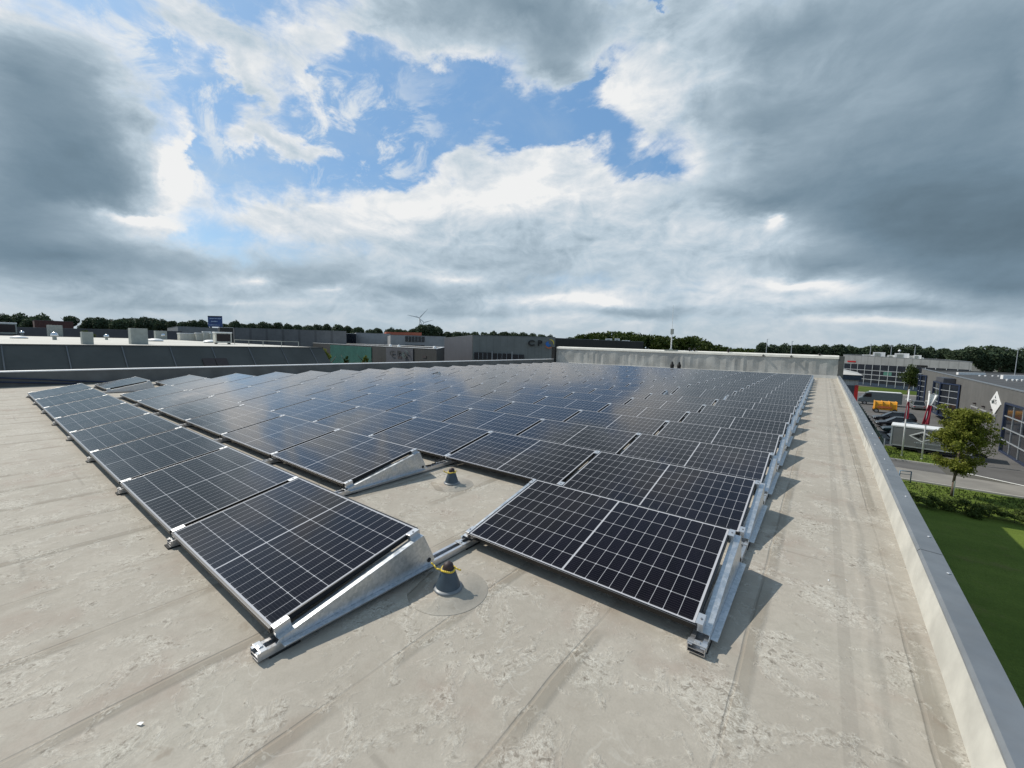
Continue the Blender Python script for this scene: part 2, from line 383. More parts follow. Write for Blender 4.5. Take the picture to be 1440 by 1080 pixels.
PW, PH = 1.761, 1.038
def make_cell_mat():
    mt, k, b = principled('solar_cells')
    uv = k.add('ShaderNodeUVMap').outputs[0]
    s = k.add('ShaderNodeSeparateXYZ'); k.put(s.inputs[0], uv)
    u, v = s.outputs[0], s.outputs[1]
    mg, cg = 0.023, 0.011
    pu = (PW - 2 * mg - cg) / 20
    pv = (PH - 2 * mg) / 6
    half = PW / 2
    uc = k.math('SUBTRACT', k.math('ABSOLUTE', k.math('SUBTRACT', u, half)), cg / 2)   # 0 at the centre gap
    du = k.math('PINGPONG', uc, pu / 2)        # distance to a column line (lines at multiples of pu)
    vv = k.math('SUBTRACT', v, mg)
    dv = k.math('PINGPONG', vv, pv / 2)
    du = k.math('MODULO', k.math('ADD', uc, pu * 10), pu)
    du = k.math('MINIMUM', du, k.math('SUBTRACT', pu, du))
    dv = k.math('MODULO', k.math('ADD', vv, pv * 10), pv)
    dv = k.math('MINIMUM', dv, k.math('SUBTRACT', pv, dv))
    lu = k.ramp(du, 0.0009, 0.0016, 1, 0)
    lv = k.ramp(dv, 0.0013, 0.002, 1, 0)
    cham = k.ramp(k.math('ADD', du, dv), 0.007, 0.008, 1, 0)
    edge = k.math('MAXIMUM', k.ramp(uc, -0.0001, 0.0001, 1, 0), k.ramp(uc, pu * 10 - 0.0005, pu * 10 + 0.0005))
    edge = k.math('MAXIMUM', edge, k.ramp(vv, 0.0005, -0.0005))
    edge = k.math('MAXIMUM', edge, k.ramp(vv, pv * 6 - 0.0005, pv * 6 + 0.0005))
    white = k.math('MAXIMUM', k.math('MAXIMUM', lu, lv), k.math('MAXIMUM', cham, edge))
    # thin wires across every cell
    pb = pv / 9
    db = k.math('MODULO', k.math('ADD', vv, pv * 10 + pb / 2), pb)
    db = k.math('MINIMUM', db, k.math('SUBTRACT', pb, db))
    bus = k.ramp(db, 0.0003, 0.0009, 0.32, 0)
    # random tint per cell, painting in the clouds' patchy reflections
    cu = k.math('FLOOR', k.math('DIVIDE', u, pu)); cv = k.math('FLOOR', k.math('DIVIDE', vv, pv))
    oi = k.add('ShaderNodeObjectInfo')
    cx = k.add('ShaderNodeCombineXYZ'); k.put(cx.inputs[0], cu); k.put(cx.inputs[1], cv); k.put(cx.inputs[2], k.math('MULTIPLY', oi.outputs['Random'], 50))
    wn = k.add('ShaderNodeTexWhiteNoise'); k.put(wn.inputs['Vector'], cx.outputs[0])
    cell = k.mix(wn.outputs['Value'], (0.0026, 0.0016, 0.0042), (0.005, 0.0033, 0.0078))
    cell = k.mix(k.math('MULTIPLY', oi.outputs['Random'], 0.5), cell, (0.003, 0.0028, 0.006))
    base = k.mix(bus, cell, (0.14, 0.14, 0.155))
    base = k.mix(white, base, (0.45, 0.45, 0.47))
    # a dusty film, plus a glancing sheen mixed into the colour
    co = k.add('ShaderNodeTexCoord').outputs['Object']
    cc = k.vmath('ADD', co, oi.outputs['Location'])
    dust_sheen = k.ramp(k.noise(cc, 1.3, 6, 0.65), 0.35, 0.8, 0.0, 0.007)
    dust_sheen = k.math('ADD', dust_sheen, k.ramp(v, 0.0, 0.08, 0.02, 0.0))
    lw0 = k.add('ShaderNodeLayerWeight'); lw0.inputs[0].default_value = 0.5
    dust_sheen = k.math('ADD', dust_sheen, k.math('MULTIPLY', k.math('POWER', lw0.outputs['Facing'], 3.5), 0.16))   # paler colour at glancing views paints in the bright sheen of far panels
    base = k.mix(dust_sheen, base, (0.32, 0.31, 0.29))
    rough = k.ramp(k.noise(cc, 2.1, 5, 0.6), 0.3, 0.75, 0.06, 0.13)
    df = k.add('ShaderNodeBsdfDiffuse'); k.put(df.inputs[0], base)
    gs = k.add('ShaderNodeBsdfGlossy'); gs.inputs[0].default_value = (1, 1, 1, 1); k.put(gs.inputs['Roughness'], rough)
    lw = k.add('ShaderNodeLayerWeight'); lw.inputs[0].default_value = 0.5
    # anti-reflective glass: little at steep angles, a mirror at grazing ones
    fr = k.math('MULTIPLY_ADD', k.math('POWER', lw.outputs['Facing'], 4.4), 0.97, 0.004)
    mx = k.add('ShaderNodeMixShader'); k.put(mx.inputs[0], fr)
    mt.node_tree.links.new(df.outputs[0], mx.inputs[1]); mt.node_tree.links.new(gs.outputs[0], mx.inputs[2])
    out = [n for n in mt.node_tree.nodes if n.type == 'OUTPUT_MATERIAL'][0]
    mt.node_tree.links.new(mx.outputs[0], out.inputs[0])
    mt.node_tree.nodes.remove(b)
    return mt

def make_grass_mat(name, a, bcol, c, sc=0.25):
    mt, k, b = principled(name)
    co = k.add('ShaderNodeTexCoord').outputs['Object']
    n = k.noise(co, sc, 7, 0.65)
    f = k.noise(co, 9, 6, 0.75)
    base = k.mix(k.ramp(n, 0.3, 0.7), a, bcol)
    base = k.mix(k.ramp(k.noise(co, sc * 1.9, 5, 0.6), 0.55, 0.75, 0, 0.75), base, c)
    mp = k.add('ShaderNodeMapping'); k.put(mp.inputs[0], co); mp.inputs['Rotation'].default_value = (0, 0, .12); mp.inputs['Scale'].default_value = (0.06, 1.1, 1)
    base = k.mix(k.ramp(k.noise(mp.outputs[0], 1.0, 3, 0.5), 0.42, 0.58, 0.0, 0.3), base, tuple(v * 0.7 for v in a))
    base = k.mix(k.ramp(f, 0.3, 0.7, 0.0, 0.45), base, tuple(v * 0.45 for v in a))
    k.put(b.inputs['Base Color'], base)
    b.inputs['Roughness'].default_value = 0.9
    b.inputs['Specular IOR Level'].default_value = 0.1
    bn = k.add('ShaderNodeBump'); bn.inputs['Strength'].default_value = 0.8; bn.inputs['Distance'].default_value = 0.05
    k.put(bn.inputs['Height'], k.noise(co, 22, 5, 0.7)); k.put(b.inputs['Normal'], bn.outputs[0])
    return mt

def make_asphalt(name, col, sc=0.4):
    mt, k, b = principled(name)
    co = k.add('ShaderNodeTexCoord').outputs['Object']
    n = k.noise(co, sc, 7, 0.6)
    g = k.noise(co, 30, 4, 0.7)
    mp = k.add('ShaderNodeMapping'); k.put(mp.inputs[0], co); mp.inputs['Scale'].default_value = (0.15, 1.8, 1)
    tr = k.noise(mp.outputs[0], 1.0, 4, 0.5)
    base = k.mix(k.ramp(n, 0.3, 0.7), tuple(v * 0.8 for v in col), tuple(v * 1.15 for v in col))
    base = k.mix(k.ramp(tr, 0.5, 0.7, 0, 0.3), base, tuple(v * 0.65 for v in col))
    base = k.mix(k.ramp(g, 0.35, 0.7, 0, 0.3), base, tuple(v * 0.6 for v in col))
    k.put(b.inputs['Base Color'], base)
    b.inputs['Roughness'].default_value = 0.88
    return mt

def make_leaf(name, a, c, trans=0.25):
    mt, k, b = principled(name)
    g = k.add('ShaderNodeNewGeometry')
    oi = k.add('ShaderNodeObjectInfo')
    r = k.math('FRACT', k.math('ADD', g.outputs['Random Per Island'], k.math('MULTIPLY', oi.outputs['Random'], 0.37)))
    col = k.mix(r, a, c)
    col = k.mix(k.math('MULTIPLY', oi.outputs['Random'], 0.35), col, tuple(v * 0.6 for v in a))
    k.put(b.inputs['Base Color'], col)
    b.inputs['Roughness'].default_value = 0.65
    b.inputs['Specular IOR Level'].default_value = 0.2
    tl = k.add('ShaderNodeBsdfTranslucent'); k.put(tl.inputs[0], col)
    mx = k.add('ShaderNodeMixShader'); mx.inputs[0].default_value = trans
    mt.node_tree.links.new(b.outputs[0], mx.inputs[1]); mt.node_tree.links.new(tl.outputs[0], mx.inputs[2])
    out = [n for n in mt.node_tree.nodes if n.type == 'OUTPUT_MATERIAL'][0]
    mt.node_tree.links.new(mx.outputs[0], out.inputs[0])
    return mt

def make_galv(name):
    mt, k, b = principled(name)
    co = k.add('ShaderNodeTexCoord').outputs['Object']
    vo = k.add('ShaderNodeTexVoronoi'); k.put(vo.inputs['Vector'], co); vo.inputs['Scale'].default_value = 55
    base = k.mix(k.ramp(vo.outputs['Color'], 0.2, 0.8), (0.5, 0.53, 0.55), (0.62, 0.64, 0.66))
    rust = k.ramp(k.noise(co, 7, 6, 0.7), 0.64, 0.8, 0, 0.3)
    base = k.mix(rust, base, (0.33, 0.27, 0.22))
    k.put(b.inputs['Base Color'], base)
    b.inputs['Metallic'].default_value = 0.85
    k.put(b.inputs['Roughness'], k.ramp(k.noise(co, 12, 4, 0.6), 0.3, 0.7, 0.3, 0.5))
    return mt

make_roof_mat(); make_cell_mat(); make_galv('galvanised_steel')
simple('black_frame', (0.012, 0.012, 0.013), 0.38, 0.3, 0.2)
simple('glint_bolt_metal', (0.3, 0.3, 0.31), 0.35, 0.8, 0.1)
simple('aluminium', (0.66, 0.66, 0.67), 0.36, 0.9, 0.06, 12, rvar=0.08)
simple('clamp_metal', (0.66, 0.66, 0.66), 0.34, 0.75, 0.05)
simple('black_rubber', (0.015, 0.015, 0.015), 0.8)
simple('upstand_membrane', (0.46, 0.445, 0.395), 0.85, 0, 0.15, 3.0, 0.2, 12)
simple('wall_membrane', (0.43, 0.43, 0.41), 0.85, 0, 0.2, 0.9, 0.4, 4)
simple('white_membrane', (0.72, 0.7, 0.63), 0.8, 0, 0.1, 2)
simple('parapet_membrane', (0.125, 0.125, 0.118), 0.85, 0, 0.2, 1.2)
simple('coping_metal', (0.18, 0.193, 0.205), 0.45, 0.15, 0.13, 2.6, 0.15, 3, rvar=0.1)
simple('trim_metal', (0.82, 0.82, 0.82), 0.4, 0.3, 0.05)
simple('cone_plastic', (0.05, 0.075, 0.1), 0.5, 0, 0.15, 9)
simple('dark_cap', (0.035, 0.02, 0.02), 0.6)
simple('yellow_tie', (0.72, 0.52, 0.05), 0.5)
simple('patch_membrane', (0.33, 0.298, 0.24), 0.85, 0, 0.14, 6, 0.4, 30)
simple('blue_cable', (0.02, 0.03, 0.07), 0.5)
simple('paper', (0.82, 0.82, 0.8), 0.7)
simple('ground_soil', (0.09, 0.085, 0.07), 0.95, 0, 0.3, 0.05)
clad('grey_cladding', (0.2, 0.21, 0.215), 3.0)
clad('pale_cladding', (0.34, 0.345, 0.35), 2.5)
simple('dark_cladding', (0.095, 0.095, 0.086), 0.75, 0, 0.12, 0.4, spec=0.2)
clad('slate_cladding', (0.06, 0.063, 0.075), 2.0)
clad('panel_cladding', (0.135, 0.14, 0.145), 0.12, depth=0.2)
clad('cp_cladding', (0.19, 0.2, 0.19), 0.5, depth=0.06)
clad('brown_cladding', (0.026, 0.025, 0.022), 0.8)
clad('dock_cladding', (0.125, 0.122, 0.115), 0.7, depth=0.06)
simple('white_roof', (0.52, 0.5, 0.45), 0.8, 0, 0.08, 0.1)
simple('light_gravel_roof', (0.45, 0.44, 0.42), 0.85, 0, 0.15, 0.4)
simple('dark_roof', (0.06, 0.06, 0.06), 0.85, 0, 0.2, 0.3)
simple('white_paint', (0.78, 0.78, 0.77), 0.45, 0, 0.05)
simple('cream_panel', (0.6, 0.58, 0.5), 0.5, 0, 0.08)
simple('grey_box', (0.3, 0.32, 0.29), 0.55, 0, 0.1)
simple('steel_cowl', (0.7, 0.71, 0.72), 0.22, 0.95, 0.05)
simple('louvre_dark', (0.03, 0.02, 0.02), 0.6)
simple('brick', (0.075, 0.034, 0.03), 0.9, 0, 0.25, 0.8)
simple('red_roof', (0.42, 0.12, 0.07), 0.7, 0, 0.15, 0.4)
simple('dark_glass', (0.012, 0.016, 0.024), 0.08, 0, 0.3, 0.4)
simple('teal_glass', (0.055, 0.15, 0.125), 0.18, 0, 0.12, 0.3)
simple('sign_blue', (0.012, 0.045, 0.16), 0.5, 0, 0.2, 0.3)
simple('sign_pale', (0.3, 0.4, 0.55), 0.5)
simple('letter_black', (0.008, 0.008, 0.009), 0.4)
simple('logo_blue', (0.03, 0.16, 0.5), 0.4)
simple('logo_yellow', (0.75, 0.6, 0.08), 0.4)
simple('logo_orange', (0.6, 0.17, 0.06), 0.4)
simple('logo_grey', (0.06, 0.085, 0.085), 0.4)
simple('turbine_white', (0.62, 0.65, 0.66), 0.5)
simple('window_frame_blue', (0.018, 0.03, 0.066), 0.4)
simple('mullion', (0.4, 0.43, 0.45), 0.45, 0.3)
simple('door_grey', (0.11, 0.105, 0.1), 0.6)
simple('navy_band', (0.02, 0.035, 0.06), 0.5)
simple('red_paint', (0.4, 0.015, 0.015), 0.45)
simple('flag_red', (0.28, 0.02, 0.04), 0.8, 0, 0.15, 4)
simple('flag_white', (0.75, 0.75, 0.74), 0.8)
simple('tyre', (0.012, 0.012, 0.012), 0.8)
simple('rim_grey', (0.35, 0.35, 0.36), 0.4, 0.7)
simple('car_black', (0.012, 0.012, 0.016), 0.18, 0.2, 0.1)
simple('car_navy', (0.014, 0.02, 0.045), 0.2, 0.3, 0.1)
simple('car_green', (0.03, 0.055, 0.05), 0.2, 0.3, 0.1)
simple('car_silver', (0.3, 0.31, 0.32), 0.3, 0.6, 0.1)
simple('van_grey', (0.11, 0.135, 0.145), 0.4, 0.2, 0.1)
simple('machine_yellow', (0.72, 0.33, 0.02), 0.45, 0, 0.1, 1.5)
simple('trailer_grey', (0.16, 0.165, 0.165), 0.5, 0, 0.08, 1)
simple('tail_light', (0.35, 0.01, 0.01), 0.3)
simple('fence_green', (0.025, 0.045, 0.04), 0.6)
simple('bark', (0.11, 0.085, 0.06), 0.9, 0, 0.3, 8)
simple('kerb_stone', (0.42, 0.4, 0.37), 0.85, 0, 0.15, 2)
simple('road_line', (0.75, 0.74, 0.7), 0.8, 0, 0.12, 3)
simple('rail_blue', (0.1, 0.17, 0.24), 0.45, 0.3)
make_grass_mat('grass', (0.12, 0.175, 0.03), (0.175, 0.235, 0.045), (0.21, 0.18, 0.075), 0.45)
make_grass_mat('field_grass', (0.07, 0.11, 0.02), (0.11, 0.15, 0.03), (0.045, 0.07, 0.015), 0.12)
make_asphalt('asphalt', (0.12, 0.115, 0.11))
make_asphalt('road_paving', (0.25, 0.235, 0.21))
make_leaf('leaf_bright', (0.13, 0.155, 0.022), (0.25, 0.27, 0.05), 0.35)
make_leaf('leaf_mid', (0.035, 0.06, 0.01), (0.08, 0.11, 0.02))
make_leaf('leaf_dark', (0.045, 0.072, 0.042), (0.095, 0.13, 0.07), 0.18)
make_leaf('leaf_hedge', (0.055, 0.085, 0.018), (0.12, 0.16, 0.04), 0.2)
make_leaf('leaf_orange', (0.16, 0.05, 0.01), (0.25, 0.1, 0.02), 0.15)

# ------------------------------------------------------------------ mesh helpers
class MB:
    def __init__(self):
        self.v, self.f, self.mi, self.uv = [], [], [], {}
    def face(self, pts, mi=0, uv=None):
        i = len(self.v)
        self.v += [tuple(p) for p in pts]
        self.f.append(tuple(range(i, i + len(pts))))
        self.mi.append(mi)
        if uv:
            self.uv[len(self.f) - 1] = uv
    def mesh(self, vs, fs, mi=0):
        i = len(self.v)
        self.v += [tuple(p) for p in vs]
        for f in fs:
            self.f.append(tuple(i + a for a in f)); self.mi.append(mi)
    def box(self, x0, x1, y0, y1, z0, z1, mi=0, M=None):
        vs = [Vector((x, y, z)) for z in (z0, z1) for y in (y0, y1) for x in (x0, x1)]
        if M is not None:
            vs = [M @ v for v in vs]
        self.mesh(vs, [(0, 2, 3, 1), (4, 5, 7, 6), (0, 1, 5, 4), (2, 6, 7, 3), (0, 4, 6, 2), (1, 3, 7, 5)], mi)
    def prism(self, pts, vec, mi=0):
        """closed polygon pts swept along vec"""
        n = len(pts); vec = Vector(vec)
        a = [Vector(p) for p in pts]
        self.mesh(a + [p + vec for p in a], [tuple(range(n))[::-1], tuple(range(n, 2 * n))] + [(i, (i + 1) % n, n + (i + 1) % n, n + i) for i in range(n)], mi)
    def tube(self, p0, p1, r0, r1=None, n=10, mi=0, caps=True):
        p0, p1 = Vector(p0), Vector(p1)
        r1 = r0 if r1 is None else r1
        q = (p1 - p0).to_track_quat('Z', 'Y')
        vs = []
        for p, r in ((p0, r0), (p1, r1)):
            for i in range(n):
                a = 2 * math.pi * i / n
                vs.append(p + q @ Vector((math.cos(a) * r, math.sin(a) * r, 0)))
        fs = [(i, (i + 1) % n, n + (i + 1) % n, n + i) for i in range(n)]
        if caps:
            fs += [tuple(range(n))[::-1], tuple(range(n, 2 * n))]
        self.mesh(vs, fs, mi)
    def path(self, pts, r, n=8, mi=0):
        for a, b in zip(pts, pts[1:]):
            self.tube(a, b, r, r, n, mi)
    def lathe(self, prof, n=24, mi=0, c=(0, 0, 0)):
        c = Vector(c); vs = []
        for r, z in prof:
            for i in range(n):
                a = 2 * math.pi * i / n
                vs.append(c + Vector((math.cos(a) * r, math.sin(a) * r, z)))
        fs = []
        for j in range(len(prof) - 1):
            for i in range(n):
                fs.append((j * n + i, j * n + (i + 1) % n, (j + 1) * n + (i + 1) % n, (j + 1) * n + i))
        self.mesh(vs, fs, mi)
    def build(self, name, mats, parent=None, smooth=False, bevel=0.0, me_only=False):
        me = bpy.data.meshes.new(name)
        me.from_pydata(self.v, [], self.f)
        if not isinstance(mats, (list, tuple)):
            mats = [mats]
        for mm in mats:
            me.materials.append(MATS[mm])
        me.polygons.foreach_set('material_index', self.mi)
        if self.uv:
            lay = me.uv_layers.new(name='UVMap')
            for fi, uv in self.uv.items():
                for li, c in zip(me.polygons[fi].loop_indices, uv):
                    lay.data[li].uv = c
        if smooth:
            me.polygons.foreach_set('use_smooth', [True] * len(me.polygons))
        me.update()
        if bevel:
            bm = bmesh.new(); bm.from_mesh(me)
            bmesh.ops.remove_doubles(bm, verts=bm.verts, dist=1e-5)
            es = [e for e in bm.edges if len(e.link_faces) == 2 and e.calc_face_angle(0) > 0.5]
            bmesh.ops.bevel(bm, geom=es, offset=bevel, segments=2, affect='EDGES', profile=0.6, clamp_overlap=True)
            bm.to_mesh(me); bm.free()
        if me_only:
            return me
        o = bpy.data.objects.new(name, me)
        C.objects.link(o)
        if parent is not None:
            o.parent = parent
        return o

def thing(name, label, cat, loc=(0, 0, 0), rz=0.0, group=None):
    o = bpy.data.objects.new(name, None)
    o.empty_display_size = 0.2
    C.objects.link(o)
    o.location = loc
    o.rotation_euler = (0, 0, rz)
    return tag(o, label, cat, group)

def tag(o, label, cat, group=None):
    o['label'] = label
    o['category'] = cat
    if group:
        o['group'] = group
    return o

def structure(o):
    o['kind'] = 'structure'
    return o

def link(name, me, parent=None, loc=(0, 0, 0)):
    o = bpy.data.objects.new(name, me)
    C.objects.link(o)
    o.location = loc
    if parent is not None:
        o.parent = parent
    return o

def copy_tree(o, parent=None):
    c = o.copy(); C.objects.link(c)
    if parent is not None:
        c.parent = parent
    for ch in o.children:
        copy_tree(ch, c)
    return c

def text_mesh(s, size, depth, mat, bold=0.0):
    cu = bpy.data.curves.new('lettering', 'FONT')
    cu.body = s; cu.size = size; cu.extrude = depth; cu.offset = bold
    cu.align_x = 'CENTER'; cu.align_y = 'CENTER'
    o = bpy.data.objects.new('lettering', cu)
    C.objects.link(o)
    bpy.context.view_layer.update()
    me = bpy.data.meshes.new_from_object(o.evaluated_get(bpy.context.evaluated_depsgraph_get()))
    bpy.data.objects.remove(o)
    me.materials.clear(); me.materials.append(MATS[mat])
    return me

ORD = ['zeroth', 'first', 'second', 'third', 'fourth', 'fifth', 'sixth', 'seventh', 'eighth', 'ninth', 'tenth', 'eleventh', 'twelfth', 'thirteenth', 'fourteenth', 'fifteenth', 'sixteenth', 'seventeenth', 'eighteenth', 'nineteenth', 'twentieth']
def nth(i):
    if i <= 20:
        return ORD[i]
    return {2: 'twenty', 3: 'thirty', 4: 'forty', 5: 'fifty'}[i // 10] + ('-' + ORD[i % 10] if i % 10 else '')

# a point seen in the photograph, put back into the world at a given depth along the view axis, or on a given height
def at(px, py, depth):
    return CAM + (CF + CR * ((px - 720) / FPX) + CU * ((540 - py) / FPX)) * depth
def onz(px, py, z):
    d = CF + CR * ((px - 720) / FPX) + CU * ((540 - py) / FPX)
    return CAM + d * ((z - CAM.z) / d.z)
GZ = -8.0

# ------------------------------------------------------------------ ground
g = MB(); g.face([(-4000, -4000, GZ), (4000, -4000, GZ), (4000, 4000, GZ), (-4000, 4000, GZ)])
structure(g.build('ground', 'ground_soil'))

# ------------------------------------------------------------------ the building stood on
own = thing('warehouse', 'flat grey membrane roof stood on, edged by a grey coping, carrying the solar array', 'building', (0, 0, 0))
YB, YF = 33.0, -9.0          # face of the back wall, front end of the roof
XL = -18.1
EDGE = [(-9.0, 2.70), (0.0, 2.79), (1.0, 2.81), (2.0, 2.835), (3.5, 2.86), (5.5, 2.885), (8.0, 2.915), (12.0, 2.95), (18.0, 2.975), (25.0, 2.99), (33.0, 3.0)]
r = MB()
# roof sheet with the eased edge of the parapet
for (ya, xa), (yb, xb) in zip(EDGE, EDGE[1:]):
    r.face([(XL, ya, 0), (xa, ya, 0), (xb, yb, 0), (XL, yb, 0)])
r.build('roof_surface', 'roof_membrane', own)
u = MB(); cp = []
HZ = 0.2
for (ya, xa), (yb, xb) in zip(EDGE, EDGE[1:]):
    ca, cb = 0.045 * max(0.2, 1 - ya / 12), 0.045 * max(0.2, 1 - yb / 12)
    u.face([(xa, ya, 0), (xa + ca, ya, HZ - .02), (xb + cb, yb, HZ - .02), (xb, yb, 0)])
    u.face([(xa + ca, ya, HZ - .02), (xa + ca + .03, ya, HZ - .02), (xb + cb + .03, yb, HZ - .02), (xb + cb, yb, HZ - .02)])
u.build('roof_upstand', 'upstand_membrane', own, smooth=False)
def ex(y):
    for (ya, xa), (yb, xb) in zip(EDGE, EDGE[1:]):
        if ya <= y <= yb:
            return xa + (xb - xa) * (y - ya) / (yb - ya) + 0.045 * max(0.2, 1 - y / 12)
    return EDGE[-1][1]
def wdt(y): return 0.125 + 0.035 * min(1, max(0, y / 8))
joints = [-9.0, -4.6, -1.1, 3.36, 6.4, 9.4, 12.4, 15.4, 18.4, 21.4, 24.4, 27.4, 30.4, 32.99]
for a, b_ in zip(joints, joints[1:]):
    c = MB()
    ys = [a + .004] + [y for y, _ in EDGE if a + .05 < y < b_ - .05] + [b_ - .004]
    prof = lambda y: [(ex(y) - .004, HZ - .05), (ex(y) + .004, HZ - .01), (ex(y) + .018, HZ + .006), (ex(y) + wdt(y), HZ - .002), (ex(y) + wdt(y) + .003, HZ - .14), (ex(y) + wdt(y) - .01, HZ - .14)]
    for y0, y1 in zip(ys, ys[1:]):
        A, B = prof(y0), prof(y1)
        for i in range(len(A) - 1):
            c.face([(A[i][0], y0, A[i][1]), (A[i + 1][0], y0, A[i + 1][1]), (B[i + 1][0], y1, B[i + 1][1]), (B[i][0], y1, B[i][1])])
    co_ = c.build('coping', 'coping_metal', own)
    for yy in (a + .35, (a + b_) / 2, b_ - .35):
        s = MB(); s.lathe([(0.0, .006), (.007, .006), (.011, .0), ], 8, 0, (ex(yy) + .09 + .03 * math.sin(yy * 7), yy, HZ + .003))
        s.build('screw', 'clamp_metal', co_)
w = MB()
for (ya, xa), (yb, xb) in zip(EDGE, EDGE[1:]):
    w.face([(ex(ya) + wdt(ya) - .02, ya, GZ), (ex(yb) + wdt(yb) - .02, yb, GZ), (ex(yb) + wdt(yb) - .02, yb, HZ - .05), (ex(ya) + wdt(ya) - .02, ya, HZ - .05)])
w.face([(XL - .3, YF, GZ), (3, YF, GZ), (3, YF, 0), (XL - .3, YF, 0)])
w.face([(XL - .3, YF, GZ), (XL - .3, YF, 0.4), (XL - .3, YB, 0.4), (XL - .3, YB, GZ)])
w.face([(XL - .3, YB + 1.3, GZ), (XL - .3, YB, GZ), (XL - .3, YB, 1.5), (XL - .3, YB + 1.3, 1.5)])
w.face([(3.2, YB, GZ), (3.2, YB + 1.3, GZ), (3.2, YB + 1.3, 1.4), (3.2, YB, 1.4)])
w.build('outer_wall', 'grey_cladding', own)
# left parapet
p = MB(); p.face([(XL, YF, 0), (XL, YB, 0), (XL - .05, YB, .46), (XL - .05, YF, .46)])
p.build('parapet_face', 'parapet_membrane', own)
p = MB(); p.box(XL - .32, XL - .03, YF, YB, .46, .5); p.build('parapet_trim', 'trim_metal', own, bevel=.006)
# back wall: membrane dressed up the face with soft wrinkles
bw = MB(); nx = 110; nzz = 7
def wp(i, j):
    x = XL + (3.0 - XL) * i / nx; t = j / nzz
    zt = 1.58 + (1.40 - 1.58) * i / nx
    rr = random.Random(i * 37)
    wr = 0.016 * math.sin(i * 1.7 + 2.1 * math.sin(i * .31)) * math.sin(t * 3.1) + 0.012 * math.sin(i * .6 + t * 4) + rr.uniform(-.012, .012) * (1 - t)
    return (x, YB - .02 - wr - (.10 * max(0, .12 - t) / .12), t * zt)
for i in range(nx):
    for j in range(nzz):
        bw.face([wp(i, j), wp(i + 1, j), wp(i + 1, j + 1), wp(i, j + 1)])
bwo = bw.build('upstand_wall', 'wall_membrane', own, smooth=True)
tp = MB()
tp.mesh([(XL, YB - .06, 1.46), (3.02, YB - .06, 1.28), (3.02, YB + .5, 1.36), (XL, YB + .5, 1.54), (XL, YB - .03, 1.61), (3.02, YB - .03, 1.43), (3.02, YB + .5, 1.5), (XL, YB + .5, 1.68)],
        [(0, 1, 5, 4), (4, 5, 6, 7), (1, 2, 6, 5), (3, 0, 4, 7), (2, 3, 7, 6)])
tp.build('wall_capping', 'white_membrane', own)
tp = MB(); tp.mesh([(XL, YB + .5, 1.6), (3.0, YB + .5, 1.42), (3.0, YB + 1.3, 1.42), (XL, YB + 1.3, 1.6)], [(0, 1, 2, 3)]); tp.build('upper_roof', 'light_gravel_roof', own)
tp = MB(); tp.box(3.02, 3.3, YB - .04, YB + .6, -.2, 1.46); tp.build('end_flashing', 'parapet_membrane', own)
tp = MB(); tp.box(XL - .33, XL - .005, YB - .35, YB - .02, .05, 1.62); tp.build('end_flashing', 'black_rubber', own)

# ------------------------------------------------------------------ solar array
PC, PR, TILT, Z0 = 1.806, 1.494, math.radians(11.4), 0.12
ct, st = math.cos(TILT), math.sin(TILT)
Mtilt = Matrix.Translation((0, 0, Z0)) @ Matrix.Rotation(TILT, 4, 'X')   # panel plane: top of frame at local z = 0
FH = 0.034
def frame_mesh():
    b = MB(); lip = .011
    # four bars: outer wall plus top lip
    for (x0, x1, y0, y1) in ((0, PW, 0, lip), (0, PW, PH - lip, PH), (0, lip, lip, PH - lip), (PW - lip, PW, lip, PH - lip)):
        b.box(x0, x1, y0, y1, -FH, 0, 0, Mtilt)
    # bottom flange
    b.box(lip, PW - lip, .0115, .03, -FH, -FH + .002, 0, Mtilt); b.box(lip, PW - lip, PH - .03, PH - .0115, -FH, -FH + .002, 0, Mtilt)
    me = b.build('frame', ['black_frame', 'glint_bolt_metal'], me_only=True, bevel=.0012)
    # frame edge highlight painted as lighter metal: tag the thin top bevel faces
    for f in me.polygons:
        nl = Mtilt.inverted().to_3x3() @ f.normal
        if nl.z > .2 and nl.z < .97 and f.area < .004:
            f.material_index = 1
    return me
def glass_mesh():
    b = MB(); i = .0095
    c = [(i, i), (PW - i, i), (PW - i, PH - i), (i, PH - i)]
    b.face([Mtilt @ Vector((x, y, -.0015)) for x, y in c], 0, c)
    me = b.build('laminate', 'solar_cells', me_only=True)
    # dark back sheet
    return me
def back_mesh():
    b = MB(); i = .012
    b.face([Mtilt @ Vector(v) for v in ((i, i, -.008), (i, PH - i, -.008), (PW - i, PH - i, -.008), (PW - i, i, -.008))])
    b.box(.8, .95, PH - .2, PH - .1, -.03, -.0085, 0, Mtilt)
    return b.build('back_sheet', 'black_rubber', me_only=True)
GAP = PC - PW
def clamp_mesh(y0, kind):
    b = MB(); L = .085
    # hat section straddling the gap on the left of the panel, or a Z clamp on an open end
    if kind == 'mid':
        b.box(-GAP - .008, .008, y0, y0 + L, .001, .005, 0, Mtilt)
        b.box(-GAP + .004, -.004, y0, y0 + L, -.03, .001, 0, Mtilt)
        xc = -GAP / 2
    elif kind == 'left':
        b.box(-.03, .008, y0, y0 + L, .001, .005, 0, Mtilt)
        b.box(-.03, -.001, y0, y0 + L, -.05, .001, 0, Mtilt)
        xc = -.015
    else:
        b.box(PW - .008, PW + .032, y0, y0 + L, .001, .005, 0, Mtilt)
        b.box(PW + .001, PW + .032, y0, y0 + L, -.05, .001, 0, Mtilt)
        xc = PW + .016
    me = b.build('clamp', ['clamp_metal', 'black_rubber'], me_only=True, bevel=.001)
    return me, xc
